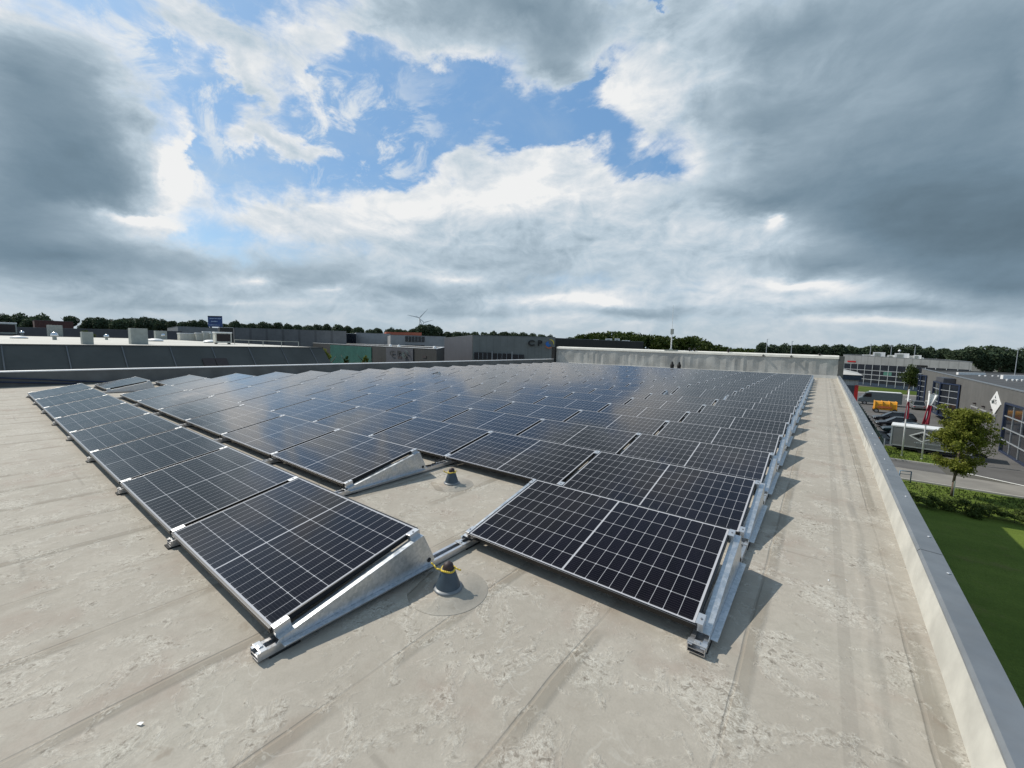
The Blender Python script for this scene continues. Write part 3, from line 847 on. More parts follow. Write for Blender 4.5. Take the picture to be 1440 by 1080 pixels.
def bolt_mesh(xc, y):
    b = MB(); p = Mtilt @ Vector((xc, y, .005)); q = Mtilt @ Vector((xc, y, .009)); b.tube(p, q, .007, .007, 6)
    return b.build('bolt', 'glint_bolt_metal', me_only=True)
FR, GL, BK = frame_mesh(), glass_mesh(), back_mesh()
CL = {}
for kind in ('mid', 'left', 'right'):
    for end, y0 in (('low', .012), ('high', PH - .1)):
        me, xc = clamp_mesh(y0, kind)
        CL[kind, end] = (me, bolt_mesh(xc, y0 + .042))
NROW = 20
MISSING = {(0, 0), (1, -1), (1, -8), (0, -9), (8, -1), (8, -7)}
present = {(r_, j) for r_ in range(NROW) for j in range(-9, 1)} - MISSING
GROUP = 'solar panels of the rooftop array'
def row_name(r_):
    return 'frontmost row' if r_ == 0 else ('rearmost row' if r_ == NROW - 1 else nth(r_ + 1) + ' row from the front')
def panel_label(r_, j):
    rown = sorted(jj for rr, jj in present if rr == r_)
    if (r_, j) == (0, -1):
        return 'nearest left panel, right end of the frontmost row, its steel side plate showing'
    if (r_, j) == (1, 0):
        return 'large black panel at the near right corner of the array'
    if (r_, j) == (1, -2):
        return 'panel with bare side plate behind the two vent cones, beside the gap'
    if (r_, j) == (1, -9):
        return 'lone panel by the left parapet, cut off from its row by a gap'
    k_ = rown[::-1].index(j) + 1
    if k_ == 1:
        return 'black tilted panel at the right end of the ' + row_name(r_)
    if k_ == len(rown):
        return 'black tilted panel at the far left end of the ' + row_name(r_)
    return 'black tilted panel, %s from the right end of the %s' % (nth(k_), row_name(r_))
panels = {}
for (r_, j) in sorted(present, key=lambda t: (t[0], -t[1])):
    t = thing('solar_panel', panel_label(r_, j), 'solar panel', (j * PC, r_ * PR, 0), 0, GROUP)
    panels[r_, j] = t
    link('frame', FR, t); link('laminate', GL, t)
    if r_ < 3 or j in (-9, 0):
        link('back_sheet', BK, t)
    kinds = ['mid' if (r_, j - 1) in present else 'left']
    if (r_, j + 1) not in present:
        kinds.append('right')
    for kd in kinds:
        for e in ('low', 'high'):
            c = link('clamp', CL[kd, e][0], t)
            if r_ < 4:
                link('bolt', CL[kd, e][1], c)

# long aluminium rails under the joints
def rail_mesh(y0, y1):
    b = MB(); hw, h = .045, .055
    b.box(-hw, hw, y0, y1, .012, .015)
    b.box(-hw, -hw + .003, y0, y1, .015, h); b.box(hw - .003, hw, y0, y1, .015, h)
    b.box(-hw + .003, -hw + .024, y0, y1, h - .003, h); b.box(hw - .024, hw - .003, y0, y1, h - .003, h)
    b.box(-hw + .003, hw - .003, y0, y1, .032, .035)
    return b.build('channel', 'aluminium', me_only=True)
pad = MB(); pad.box(-.05, .05, .03, .19, 0, .0115); PAD = pad.build('rubber_pad', 'black_rubber', me_only=True, bevel=.002)
clip = MB()
clip.box(-.05, .05, 0, .035, .057, .061); clip.box(-.05, -.0455, .0, .035, .035, .057); clip.box(.0455, .05, 0, .035, .035, .057)
clip.box(-.014, .014, .008, .028, .061, .068)
CLIP = clip.build('rail_clip', 'clamp_metal', me_only=True, bevel=.0015)
foot = MB()
foot.box(-.02, .02, PH * ct - .03, PH * ct - .0, .056, Z0 + PH * st - FH - .002)
for b_ in range(-9, 2):
    rows = [r_ for r_ in range(NROW) if (r_, b_) in present or (r_, b_ - 1) in present]
    lead = .085 if b_ in (0, 1) else .012
    y0 = rows[0] * PR - lead
    y1 = YB - 1.6
    xr = b_ * PC - GAP / 2
    where = 'along the right end of the array' if b_ == 1 else ('along the left end of the array' if b_ == -9 else 'under the %s panel joint from the right edge' % nth(1 - b_))
    if b_ == 0: where = 'crossing the bare gap beside the nearest vent cone'
    t = thing('mounting_rail', 'aluminium channel rail running back ' + where, 'rail', (xr, 0, 0), 0, 'mounting rails under the solar panels')
    link('channel', rail_mesh(y0, y1), t)
    for r_ in rows:
        link('rubber_pad', PAD, t, (0, r_ * PR - .06, 0))
        link('rail_clip', CLIP, t, (0, r_ * PR - (lead - .012), 0))

# triangular end plates
def plate_mesh(side):
    s = side; b = MB(); th = .0025
    y_hi = PH * ct; z_hi = Z0 + PH * st - FH - .004; z_lo = Z0 - FH - .01
    poly = [(0, .0, .05), (0, y_hi + .085, .05), (0, y_hi + .10, .075), (0, y_hi - .005, z_hi), (0, .02, z_lo)]
    b.prism([(-th if s > 0 else 0, y, z) for _, y, z in poly], (th, 0, 0))
    # top flange folded outward, bottom lip
    fl = .056
    x0, x1 = (-fl, -th * .2) if s > 0 else (th * .2, fl)
    A, B = Vector((0, .02, z_lo)), Vector((0, y_hi - .005, z_hi))
    n = Vector((0, -st, ct)) * .0025
    b.prism([(x0, A.y, A.z), (x1, A.y, A.z), (x1, B.y, B.z), (x0, B.y, B.z)], n)
    lx = .038 * s
    b.prism([(min(0.001 * s, lx), .03, .0495), (max(.001 * s, lx), .03, .0495), (max(.001 * s, lx), y_hi + .07, .0495), (min(.001 * s, lx), y_hi + .07, .0495)], (0, 0, .0025))
    return b.build('side_plate', 'galvanised_steel', me_only=True)
PL = {1: plate_mesh(1), -1: plate_mesh(-1)}
hole = MB(); hole.tube((-.002, PH * ct + .045, .085), (.004, PH * ct + .045, .085), .017, .017, 12); HOLE = hole.build('hole_dark', 'black_rubber', me_only=True)  # black disc stands in for the darkness of an open hole
for (r_, j) in sorted(present):
    for s in (1, -1):
        if (r_, j + s) in present:
            continue
        if s < 0 and j != -9 and (r_, j) not in ((1, 0), (8, 0)):
            continue
        x = j * PC + (PW + .07 if s > 0 else -.07)
        if s > 0:
            lab = 'galvanised triangular plate closing the right end of the ' + row_name(r_)
            if (r_, j) == (1, -2): lab = 'galvanised triangular plate facing the gap behind the vent cones'
            elif (r_, j) == (0, -1): lab = 'galvanised triangular plate at the near right end of the front left row'
            elif (r_, j) == (1, -9): lab = 'galvanised plate on the lone panel by the left parapet'
            elif j != 0: lab = 'plate beside the missing panel, dark triangle %s' % ('mid array' if j > -5 else 'far left of the array')
        else:
            lab = 'plate under the left end of the ' + row_name(r_)
            if (r_, j) == (1, 0): lab = 'plate under the left edge of the large near right panel'
            elif (r_, j) == (8, 0): lab = 'plate on the left edge of the panel right of the mid array gap'
        t = thing('end_plate', lab, 'end plate', (x, r_ * PR, 0), 0, 'triangular end plates of the panel rows')
        link('side_plate', PL[s], t); link('hole_dark', HOLE, t)

# ------------------------------------------------------------------ roof vents
def vent(loc, label, s=1.0, rz=0):
    t = thing('vent_cone', label, 'roof vent', loc, rz, 'cable vent cones on the roof')
    b = MB(); b.lathe([(.27 * s, .0015), (.266 * s, .004), (.215 * s, .0045), (.212 * s, .0075), (.165 * s, .008), (.162 * s, .011), (.105 * s, .013), (.09 * s, .022)], 48)
    b.build('flange_patch', 'roof_membrane', t, smooth=True)
    b = MB(); b.lathe([(.098 * s, .018), (.1 * s, .026), (.09 * s, .03), (.082 * s, .034)], 32); b.build('base_ring', 'coping_metal', t, smooth=True)
    b = MB(); b.lathe([(.084 * s, .02), (.079 * s, .05), (.046 * s, .145), (.043 * s, .155), (.036 * s, .155)], 32); b.build('cone', 'cone_plastic', t, smooth=True)
    b = MB(); b.lathe([(.037 * s, .15), (.036 * s, .172), (.029 * s, .19), (.014 * s, .2), (.0005, .203)], 24); b.build('cap', 'dark_cap', t, smooth=True)
    b = MB(); pts = []
    for i in range(25):
        a = 2 * math.pi * i / 24; pts.append((math.cos(a) * .046 * s, math.sin(a) * .046 * s, .151 + .004 * math.sin(3 * a)))
    b.path(pts, .0065, 8)
    b.path([pts[14], (-.07 * s, -.035 * s, .155), (-.1 * s, -.025 * s, .172), (-.115 * s, -.03 * s, .185)], .0055, 6)
    b.path([pts[2], (.065 * s, .02 * s, .15), (.08 * s, .03 * s, .143)], .0055, 6)
    b.build('tie', 'yellow_tie', t, smooth=True)
vent((.305, .985, 0), 'grey vent cone with yellow tie, nearest camera beside the rail', 1.0, .3)
vent((-1.2, 2.5, 0), 'grey vent cone with yellow tie, the farther one beside the bare gap', .95, 1.1)
# black pipes by the back wall
for x, n in ((-7.17, 'left'), (-6.65, 'right')):
    t = thing('vent_pipe', 'black bulbous pipe against the back wall, %s one of two' % n, 'pipe', (x, 32.3, 0), 0, 'black pipes by the back wall')
    b = MB(); b.lathe([(.14, .0), (.13, .3), (.15, .34), (.15, .46), (.1, .52), (.08, .62), (.05, .7), (.005, .72)], 16); b.build('pipe_body', 'black_rubber', t, smooth=True)
    b = MB(); b.lathe([(.25, .002), (.22, .02), (.13, .03)], 20); b.build('collar', 'parapet_membrane', t, smooth=True)
# fittings on top of the wall
for x, z, h, lab in ((-6.18, 1.5, .3, 'larger black cowl on the back wall just right of the mast'), (-5.8, 1.52, .24, 'small dark cowl on the back wall, right beside the larger one'), (-3.45, 1.46, .32, 'black cowl alone on the middle of the back wall'), (2.0, 1.41, .2, 'black cowl near the right end of the back wall')):
    b = MB(); b.lathe([(.05, 0), (.045, h * .5), (.1, h * .55), (.1, h * .8), (.06, h), (.002, h * 1.05)], 12)
    o = b.build('roof_cowl', 'black_rubber', smooth=True); o.location = (x, YB + .2, z); tag(o, lab, 'cowl', 'cowls on top of the back wall')
for x, z, lab in ((-1.17, 1.37, 'left small dark bracket on the right half of back wall edge'), (.46, 1.36, 'right small dark bracket on the right half of back wall edge')):
    b = MB(); b.box(-.06, .06, -.06, .05, -.05, .05); b.box(-.02, .02, -.03, .01, .05, .1)
    o = b.build('wall_bracket', 'parapet_membrane', bevel=.01); o.location = (x, YB - .09, z); tag(o, lab, 'bracket', 'brackets on the wall edge')
t = thing('antenna_mast', 'thin white mast with a small box standing on the back wall', 'mast', (-7.6, YB + .25, 1.56))
b = MB(); b.tube((0, 0, 0), (.0, 0, 1.75), .05, .045, 10); b.tube((0, 0, 1.75), (-.02, 0, 3.6), .02, .012, 8); b.build('pole', 'white_paint', t)
b = MB(); b.box(-.1, .12, -.08, .08, 1.3, 1.72); b.build('equipment_box', 'grey_box', t, bevel=.01)
b = MB(); b.box(-.45, .5, -.25, .2, -.03, .05); b.box(-.12, .12, -.12, .12, .05, .13); b.build('base_plate', 'grey_box', t, bevel=.01)
for n, pts in (('upper', [(XL + .02, -1.6, .36), (XL + .03, -.3, .3), (XL + .03, .6, .2), (XL + .04, 1.5, .1), (XL + .12, 2.3, .03)]), ('lower', [(XL + .02, -1.6, .2), (XL + .03, -.3, .17), (XL + .04, .5, .1), (XL + .08, 1.4, .03)])):
    b = MB(); b.path(pts, .022, 8)
    tag(b.build('cable', 'blue_cable', smooth=True), 'dark blue cable sloping down the left parapet, %s of the two' % n, 'cable', 'cables on the left parapet')
for i, (px, py, lab) in enumerate(((197, 1018, 'white paper scrap at the bottom left of the roof'), (1165, 816, 'tiny white paper scrap near the shadow of the right panels'), (1190, 816, 'tiny white paper scrap on the lap strip by the coping'))):
    q = onz(px, py, 0.004); b = MB(); s = .014 if i == 0 else .009
    b.mesh([(-s, -.35 * s, 0), (s * .9, -.5 * s, .2 * s), (s, .4 * s, .5 * s), (-.7 * s, .5 * s, .1 * s)], [(0, 1, 2, 3)])
    o = b.build('paper_scrap', 'paper'); o.location = q; o.rotation_euler.z = .5 + i; tag(o, lab, 'scrap', 'paper scraps on the roof')

# loose black module cable on the rail by the end plate
b = MB(); x = -PC - GAP / 2
b.path([(x + .01, 2.62, .075), (x + .03, 2.7, .062), (x + .005, 2.76, .075), (x + .035, 2.82, .066), (x - .01, 2.88, .08), (x + .02, 2.97, .09), (x + .05, 3.1, .13)], .006, 8)
b.path([(x - .02, 2.66, .064), (x + .02, 2.73, .07), (x - .01, 2.8, .064), (x - .03, 2.95, .1), (x - .06, 3.1, .13)], .006, 8)
tag(b.build('cable', 'black_rubber', smooth=True), 'short black cables lying on the rail behind the far vent cone', 'cable')

# ------------------------------------------------------------------ trees
def leaf_quad(b, c, size, rng, mi=0, flat=0.0):
    a = Vector((rng.gauss(0, 1), rng.gauss(0, 1), rng.gauss(0, 1))).normalized()
    if flat:
        a = (a * (1 - flat) + Vector((0, 0, 1)) * flat).normalized()
    t = a.orthogonal().normalized(); t = Matrix.Rotation(rng.uniform(0, 6.28), 3, a) @ t
    s = a.cross(t)
    w, h = size * rng.uniform(.35, .6), size * rng.uniform(.7, 1.15)
    b.face([c - t * h, c - s * w + t * .1 * h, c + t * h, c + s * w - t * .1 * h], mi)

def crown_mesh(seed, n, lobes, leaf, mat, squash=1.0):
    """unit crown: radius about 1, centre at 0; lobes of foliage with gaps between"""
    rng = random.Random(seed); b = MB(); ls = []
    for i in range(lobes):
        a = rng.uniform(0, 6.28); z = rng.uniform(-.75, .85); rr = rng.uniform(.25, .62) * math.sqrt(max(.1, 1 - z * z * .8))
        ls.append((Vector((math.cos(a) * rr, math.sin(a) * rr, z * squash * .7)), rng.uniform(.26, .46)))
    ls.append((Vector((0, 0, .1)), .5))
    for i in range(n):
        c, r_ = rng.choice(ls)
        d_ = Vector((rng.gauss(0, 1), rng.gauss(0, 1), rng.gauss(0, 1))).normalized() * r_ * (rng.random() ** .4)
        d_.z *= .8
        leaf_quad(b, c + d_, leaf * rng.uniform(.7, 1.3), rng)
    return b.build('crown', mat, me_only=True)
def trunk_mesh(h, r_, limbs=5, seed=1, top=1.0):
    rng = random.Random(seed); b = MB()
    x = y = 0; pts = []
    for i in range(6):
        pts.append(Vector((x, y, h * i / 5))); x += rng.uniform(-.03, .03) * h; y += rng.uniform(-.03, .03) * h
    for i in range(5):
        b.tube(pts[i], pts[i + 1], r_ * (1 - .14 * i), r_ * (1 - .14 * (i + 1)), 8)
    for i in range(limbs):
        p = pts[3 + i % 3]; a = rng.uniform(0, 6.28); l = h * rng.uniform(.25, .45) * top
        q = p + Vector((math.cos(a) * l * .7, math.sin(a) * l * .7, l * .8))
        b.tube(p, q, r_ * .45, r_ * .15, 6)
    return b.build('trunk', 'bark', me_only=True, smooth=True)
def round_crown(seed, n, leaf, mat):
    """full round crown with a lumpy outline, for trees seen far off"""
    rng = random.Random(seed); b = MB()
    dirs = [(Vector((rng.gauss(0, 1), rng.gauss(0, 1), rng.gauss(.2, .8))).normalized(), rng.uniform(.16, .34)) for _ in range(16)]
    for i in range(n):
        d_ = Vector((rng.gauss(0, 1), rng.gauss(0, 1), rng.gauss(0, 1))).normalized()
        r_ = .74 + max(w_ * max(0, 1 - (d_ - v_).length / .75) for v_, w_ in dirs)
        leaf_quad(b, d_ * r_ * rng.random() ** .3, leaf * rng.uniform(.6, 1.3), rng)
    return b.build('crown', mat, me_only=True)
CROWNS = [round_crown(20 + i, 2000, .13, 'leaf_dark') for i in range(6)]
TRUNK = trunk_mesh(1.0, .035, 4, 5)
def far_tree(px, py, wpx, depth, label, group, k_, zb=GZ):
    top = at(px, py, depth); base = Vector((top.x, top.y, zb))
    h = top.z - zb; rad = wpx * depth / FPX / 2
    t = thing('tree', label, 'tree', base, random.Random(k_).uniform(0, 6.28), group)
    rad *= random.Random(k_ * 7 + 1).uniform(1.0, 1.3); rz = rad * random.Random(k_ * 5).uniform(1.0, 1.3)
    c = link('crown', CROWNS[k_ % 6], t, (0, 0, h - rz * .93)); c.scale = (rad * 1.12, rad * 1.12, rz)
    tr = link('trunk', TRUNK, t); tr.scale = (h * .75,) * 3
left_line = [(3, 441, 22), (27, 441, 22), (42, 448, 14), (55, 442, 24), (66, 447, 16), (99, 443, 13), (118, 455, 12), (128, 447, 18), (141, 446, 18), (155, 449, 14), (167, 447, 17), (178, 446, 17), (190, 447, 16), (203, 446, 18), (215, 447, 16), (229, 449, 15), (241, 450, 12), (259, 451, 15), (272, 450, 14), (284, 450, 13), (316, 455, 10), (330, 451, 16), (343, 454, 11), (354, 453, 15), (370, 452, 14), (379, 455, 9), (391, 453, 13), (405, 455, 14), (419, 455, 14), (434, 456, 14), (446, 456, 11), (459, 456, 13), (475, 456, 13), (489, 458, 11), (503, 458, 18), (521, 462, 11), (531, 461, 12)]
for i, (px, py, wd) in enumerate(left_line):
    far_tree(px, py, wd * 1.12, 240 + 12 * math.sin(i * 2.3), 'far dark tree behind the white roof, %s from the left end of that tree line' % nth(i + 1), 'far trees left of the wind turbine', i)
mid_line = [(549, 461, 12), (559, 461, 12), (569, 463, 11), (580, 462, 11), (593, 457, 16), (604, 456, 17), (615, 459, 13), (629, 465, 11), (643, 465, 15), (655, 467, 14), (668, 467, 14), (681, 467, 14), (694, 466, 15), (708, 465, 15), (722, 466, 15), (736, 467, 15), (749, 469, 14), (762, 470, 14), (773, 471, 12)]
for i, (px, py, wd) in enumerate(mid_line):
    far_tree(px, py, wd * 1.2, 260, 'far dark tree, %s from the left between wind turbine and coloured logo' % nth(i + 1), 'far trees between turbine and logo wall', i + 3)
right_line = [(1073, 482, 15), (1087, 484, 12), (1103, 483, 15), (1117, 483, 14), (1132, 483, 15), (1147, 486, 13), (1161, 485, 14), (1179, 484, 22), (1197, 486, 19), (1211, 487, 17), (1229, 484, 19), (1247, 484, 16), (1268, 485, 21), (1285, 484, 17), (1306, 488, 16), (1327, 488, 18), (1347, 490, 18), (1368, 487, 22), (1390, 487, 25), (1408, 487, 24), (1436, 490, 30)]
for i, (px, py, wd) in enumerate(right_line):
    far_tree(px, py, wd * 1.15, 205 if i < 16 else 180, 'round dark tree %s from the left in the row behind the grey office block' % nth(i + 1), 'trees behind the office block on the right', i + 1)
wood = MB(); rng = random.Random(5)
for i in range(46):
    px = 800 + 262 * i / 45 + rng.uniform(-4, 4)
    prof = [(800, 473), (812, 470), (840, 467), (862, 465), (885, 466), (905, 470), (925, 471), (945, 474), (958, 474), (974, 472), (988, 475), (1000, 482), (1012, 485), (1025, 489), (1062, 490)]
    for (xa, ya), (xb, yb) in zip(prof, prof[1:]):
        if xa <= px <= xb: py = ya + (yb - ya) * (px - xa) / (xb - xa)
    dpt = 230 + rng.uniform(-12, 14)
    top = at(px, py + rng.uniform(0, 2.5), dpt); hh = top.z - GZ; rd = rng.uniform(3.2, 5)
    for q in range(330):
        u_ = Vector((rng.gauss(0, 1), rng.gauss(0, 1), rng.gauss(0, 1))).normalized() * rng.random() ** .35
        leaf_quad(wood, Vector((top.x + u_.x * rd, top.y + u_.y * rd, top.z - rd * .95 + u_.z * rd)), .95, rng)
    for q in range(60):
        leaf_quad(wood, Vector((top.x + rng.uniform(-rd, rd), top.y + rng.uniform(-rd, rd), rng.uniform(GZ, top.z - rd))), 1.1, rng)
wo = wood.build('woodland', 'leaf_mid'); tag(wo, 'distant green wood rising behind the back wall and the mast', 'woodland'); wo['kind'] = 'stuff'

# ------------------------------------------------------------------ buildings beyond the left parapet
def block(name, label, P0, P1, P2, z0, z1, wall, roof, group=None, drop=.35, edge='coping_metal', cat='building'):
    """four-sided hall: P0-P1 the side seen first, P0-P2 the side going back; z0, z1 roof heights at P0 and P1"""
    P0, P1, P2 = (Vector((p.x, p.y, 0)) for p in (P0, P1, P2)); P3 = P1 + P2 - P0
    t = thing(name, label, cat, (P0.x, P0.y, GZ), 0, group)
    L = [P - P0 for P in (P0, P1, P3, P2)]; Z = [z0 - GZ, z1 - GZ, z1 - GZ, z0 - GZ]
    if (L[1]).cross(L[3]).z < 0:
        L = [L[0], L[3], L[2], L[1]]; Z = [Z[0], Z[3], Z[2], Z[1]]
    w_ = MB()
    for i in range(4):
        j = (i + 1) % 4
        w_.face([L[i], L[j], L[j] + Vector((0, 0, Z[j])), L[i] + Vector((0, 0, Z[i]))])
    w_.build('wall', wall, t)
    r_ = MB(); r_.face([L[i] + Vector((0, 0, Z[i] - drop)) for i in range(4)]); r_.build('roof', roof, t)
    e = MB()
    for i in range(4):
        j = (i + 1) % 4; d_ = (L[j] - L[i]).normalized(); n = Vector((-d_.y, d_.x, 0))
        a0, a1 = L[i] + Vector((0, 0, Z[i])), L[j] + Vector((0, 0, Z[j]))
        e.prism([a0 - n * .06, a0 + n * .28, a0 + n * .28 + Vector((0, 0, .09)), a0 - n * .06 + Vector((0, 0, .09))], a1 - a0 - d_ * .3)
    e.build('roof_edge', edge, t)
    return t
def panel_on(t, name, A, B, za, zb, mat, off=.04, th=.06, parent=None, z2=None):
    """flat panel set on a wall between plan points A and B"""
    A, B = Vector((A.x, A.y, 0)), Vector((B.x, B.y, 0)); d_ = (B - A).normalized(); n = Vector((d_.y, -d_.x, 0))
    if n.dot(Vector((CAM.x, CAM.y, 0)) - A) < 0: n = -n
    o_ = Vector((t.location.x, t.location.y, 0)); A = A - o_ + n * off; B = B - o_ + n * off
    b = MB(); za -= GZ; zb -= GZ
    b.prism([A + Vector((0, 0, za)), B + Vector((0, 0, za)), B + Vector((0, 0, zb)), A + Vector((0, 0, zb))], n * th)
    return b.build(name, mat, parent or t)
def lerp(a, b, f): return a + (b - a) * f
def zat(py, px, depth): return at(px, py, depth).z

# A: long dark hall with a sloping ribbed eave and a white roof
XA, YA0, YA1 = -37.8, -60.0, 20.6
A_ = thing('industrial_hall', 'long low hall with a dark sloping ribbed eave and a bright white roof, left', 'building', (XA, 0, GZ))
b = MB(); b.face([(0, YA0, 9.0), (2.5, YA0, 6.5), (2.5, YA1, 6.5), (0, YA1, 9.0)]); b.face([(2.5, YA0, 0), (2.5, YA1, 0), (2.5, YA1, 6.5), (2.5, YA0, 6.5)])
b.face([(2.5, YA1, 0), (-60, YA1, 0), (-60, YA1, 9.3), (0, YA1, 9.0), (2.5, YA1, 6.5)]); b.build('wall', 'dark_cladding', A_)
def zA(x): return 1.02 + (XA - x) * .0058
b = MB(); b.face([(-.1, YA0, 9.02), (-.1, YA1 - .1, 9.02), (-62, YA1 - .1, 9.38), (-62, YA0, 9.38)]); b.build('roof', 'white_roof', A_)
b = MB(); b.box(-.12, .06, YA0, YA1, 8.98, 9.06); b.box(-62, .06, YA1 - .12, YA1 + .04, 8.98, 9.05); b.build('roof_edge', 'parapet_membrane', A_)
for i in range(-8, 8):
    y = .35 + 2.7 * i
    b = MB(); b.prism([(0.02, y, 8.88), (2.6, y, 6.3), (2.68, y, 6.4), (.12, y, 8.97)], (0, .06, 0)); b.build('rib', 'panel_cladding', A_)
for px in (390, 424):
    q = at(px, 497, 24); b = MB(); b.prism([(1.0, q.y + .2, 8.06), (1.6, q.y + .2, 7.46), (1.65, q.y + .2, 7.51), (1.05, q.y + .2, 8.11)], (0, .8, 0)); b.build('vent_grille', 'louvre_dark', A_)

def onA(px, py):
    q = onz(px, py, 1.05)
    for _ in range(30):
        q = onz(px, py, zA(q.x))
        if q.x < -97: q = at(px, py, 70); break
    return Vector((q.x, q.y, zA(q.x)))
def dep(q): return (q - CAM).dot(CF)
def cam_rz(q): return math.atan2(q.y - CAM.y, q.x - CAM.x) - math.pi / 2
def roofbox(px, py, wpx, hpx, name, label, cat, body, top=None, front=None, group=None, legs=False):
    q = onA(px, py); s = dep(q) / FPX; w_, h = wpx * s * .95, hpx * s
    t = thing(name, label, cat, q, cam_rz(q) + .2, group)
    z0 = h * .12 if legs else 0
    b = MB(); b.box(-w_ / 2, w_ / 2, -w_ * .4, w_ * .4, z0, h * (.9 if top else 1)); b.build('casing', body, t, bevel=.02)
    if top:
        b = MB(); b.box(-w_ / 2 - .05, w_ / 2 + .05, -w_ * .4 - .05, w_ * .4 + .05, h * .9 + .002, h); b.build('lid', top, t, bevel=.01)
    if front:
        b = MB(); b.box(-w_ * .42, w_ * .42, -w_ * .4 - .03, -w_ * .4 - .002, z0 + h * .12, h * .84)
        for i in range(9):
            z = z0 + h * (.14 + .07 * i); b.box(-w_ * .42, w_ * .42, -w_ * .4 - .06, -w_ * .4 - .03, z, z + h * .02)
        b.build('louvre', front, t)
    if legs:
        for sx in (-1, 1):
            b = MB(); b.box(sx * w_ * .4 - .04, sx * w_ * .4 + .04, -w_ * .35, w_ * .35, 0, z0); b.build('leg', 'louvre_dark', t)
    return t
roofbox(8, 475, 20, 18, 'air_conditioner', 'large rooftop air unit with brown louvre at the left edge of the photo', 'air unit', 'grey_box', 'white_paint', 'louvre_dark', 'air units on the white roof', True)
roofbox(313, 484, 20, 17, 'air_conditioner', 'rooftop air unit with big black opening below the blue sign', 'air unit', 'cream_panel', 'white_paint', 'louvre_dark', 'air units on the white roof', True)
for px, py, w_, h, lab in ((78, 476, 14, 16, 'grey shaft box with a cowl before it, left part of white roof'), (123, 484, 12, 17, 'narrow grey shaft box with a bush behind it'), (195, 484, 19, 22, 'tallest grey shaft box on the white roof, beside a steel cowl'), (226, 476, 13, 12, 'small grey shaft box right of the tallest one')):
    roofbox(px, py, w_, h, 'roof_shaft', lab, 'shaft', 'grey_box', None, None, 'shaft boxes on the white roof')
for px, py, w_, h, lab in ((264, 477, 21, 10, 'wide cream unit at the left of the row below the blue sign'), (282, 479, 11, 11, 'cream unit second in the row below the blue sign'), (291, 479, 9, 13, 'tall cream unit in the middle of the row below the blue sign'), (301, 480, 9, 11, 'cream unit beside the black air unit')):
    roofbox(px, py, w_, h, 'ventilation_unit', lab, 'vent unit', 'cream_panel', 'white_paint', None, 'cream units on the white roof')
roofbox(292, 466, 8, 6, 'roof_crate', 'small dark red box behind the cream units', 'box', 'brick')
def cowl(q, hpx, label, mat='steel_cowl', group='steel cowls on the white roof'):
    h = hpx * dep(q) / FPX
    t = thing('roof_cowl', label, 'cowl', q, 0, group)
    b = MB(); b.lathe([(h * .2, 0), (h * .2, h * .55)], 12); b.build('pipe', 'grey_box', t, smooth=True)
    b = MB(); b.lathe([(h * .34, h * .5), (h * .36, h * .62), (h * .28, h * .85), (h * .12, h * .98), (.002, h)], 14); b.build('hood', mat, t, smooth=True)
for px, py, h, lab in ((77, 478, 11, 'bright steel cowl before the grey box at the left'), (150, 478, 8, 'small pale cowl alone between two shaft boxes'), (199, 483, 13, 'bright steel cowl before the tallest shaft box'), (229, 476, 10, 'steel cowl at the small grey shaft box'), (31, 471, 7, 'small pale cowl right of the left air unit')):
    cowl(onA(px, py), h, lab)
for px, py, w_, lab in ((27, 476, 18, 'pale skylight dome beside the left air unit'), (219, 480, 19, 'pale skylight dome between the shaft boxes and cream units'), (297, 482, 20, 'low pale skylight dome before the cream units')):
    q = onA(px, py); s = w_ * dep(q) / FPX / 2
    t = thing('skylight', lab, 'skylight', q, .3, 'skylights on the white roof')
    b = MB(); b.lathe([(s, 0), (s, s * .12)], 4); b.build('kerb', 'grey_box', t)
    b = MB(); b.lathe([(s * .97, s * .12), (s * .85, s * .26), (s * .5, s * .38), (.01, s * .42)], 12); b.build('dome', 'white_paint', t, smooth=True)
t = thing('roof_railing', 'thin grey railing along the right half of the white roof', 'railing', (0, 0, 0))
pr_ = [onA(px, py) for px, py in ((330, 484), (350, 485), (370, 486), (396, 487), (420, 487.5))]
b = MB()
for p_ in pr_: b.tube(p_, p_ + Vector((0, 0, .5)), .03, .03, 6)
b.build('post', 'grey_box', t)
b = MB(); b.path([p_ + Vector((0, 0, .5)) for p_ in pr_], .025, 6); b.build('handrail', 'grey_box', t)

# F: long dark block behind the white roof, G: brick building, E: panelled hall
block('dark_hall', 'long low dark navy hall behind the white roof, far left', at(-40, 459, 125), at(256, 465, 132), at(-90, 459, 180), 3.75, 3.75, 'slate_cladding', 'dark_roof')
block('brick_building', 'dark red brick building among the trees, far left', at(48, 450, 215), at(103, 453, 215), at(44, 450, 235), 9.2, 8.8, 'brick', 'dark_roof')
block('panel_hall', 'long grey hall of wide panels below the tree line', at(329, 461, 150), at(487, 466, 150), at(300, 461, 200), zat(461, 329, 150), zat(466, 487, 150), 'panel_cladding', 'light_gravel_roof')
block('panel_hall', 'pale grey hall below the blue billboard', at(250, 459, 165), at(330, 462, 165), at(235, 459, 200), zat(459, 250, 165), zat(462.5, 330, 165), 'grey_cladding', 'light_gravel_roof')
block('plant_room', 'dark box with pale lid on the roofline right of the billboard', at(309, 462, 130), at(328, 462, 130), at(306, 462, 138), zat(460.5, 309, 130), zat(461, 328, 130), 'brown_cladding', 'white_roof', edge='white_paint')
hH = block('office_block', 'pale bluish low hall left of the red roof', at(500, 468, 172), at(549, 470, 172), at(497, 468, 200), zat(468, 500, 172), zat(469.5, 549, 172), 'pale_cladding', 'light_gravel_roof')
hI = block('glass_link', 'dark glazed link building at the right end of the panelled hall', at(486, 469, 168), at(500.5, 469, 168), at(484, 469, 190), zat(469, 486, 168), zat(469.5, 500, 168), 'dark_glass', 'white_roof', edge='white_paint')
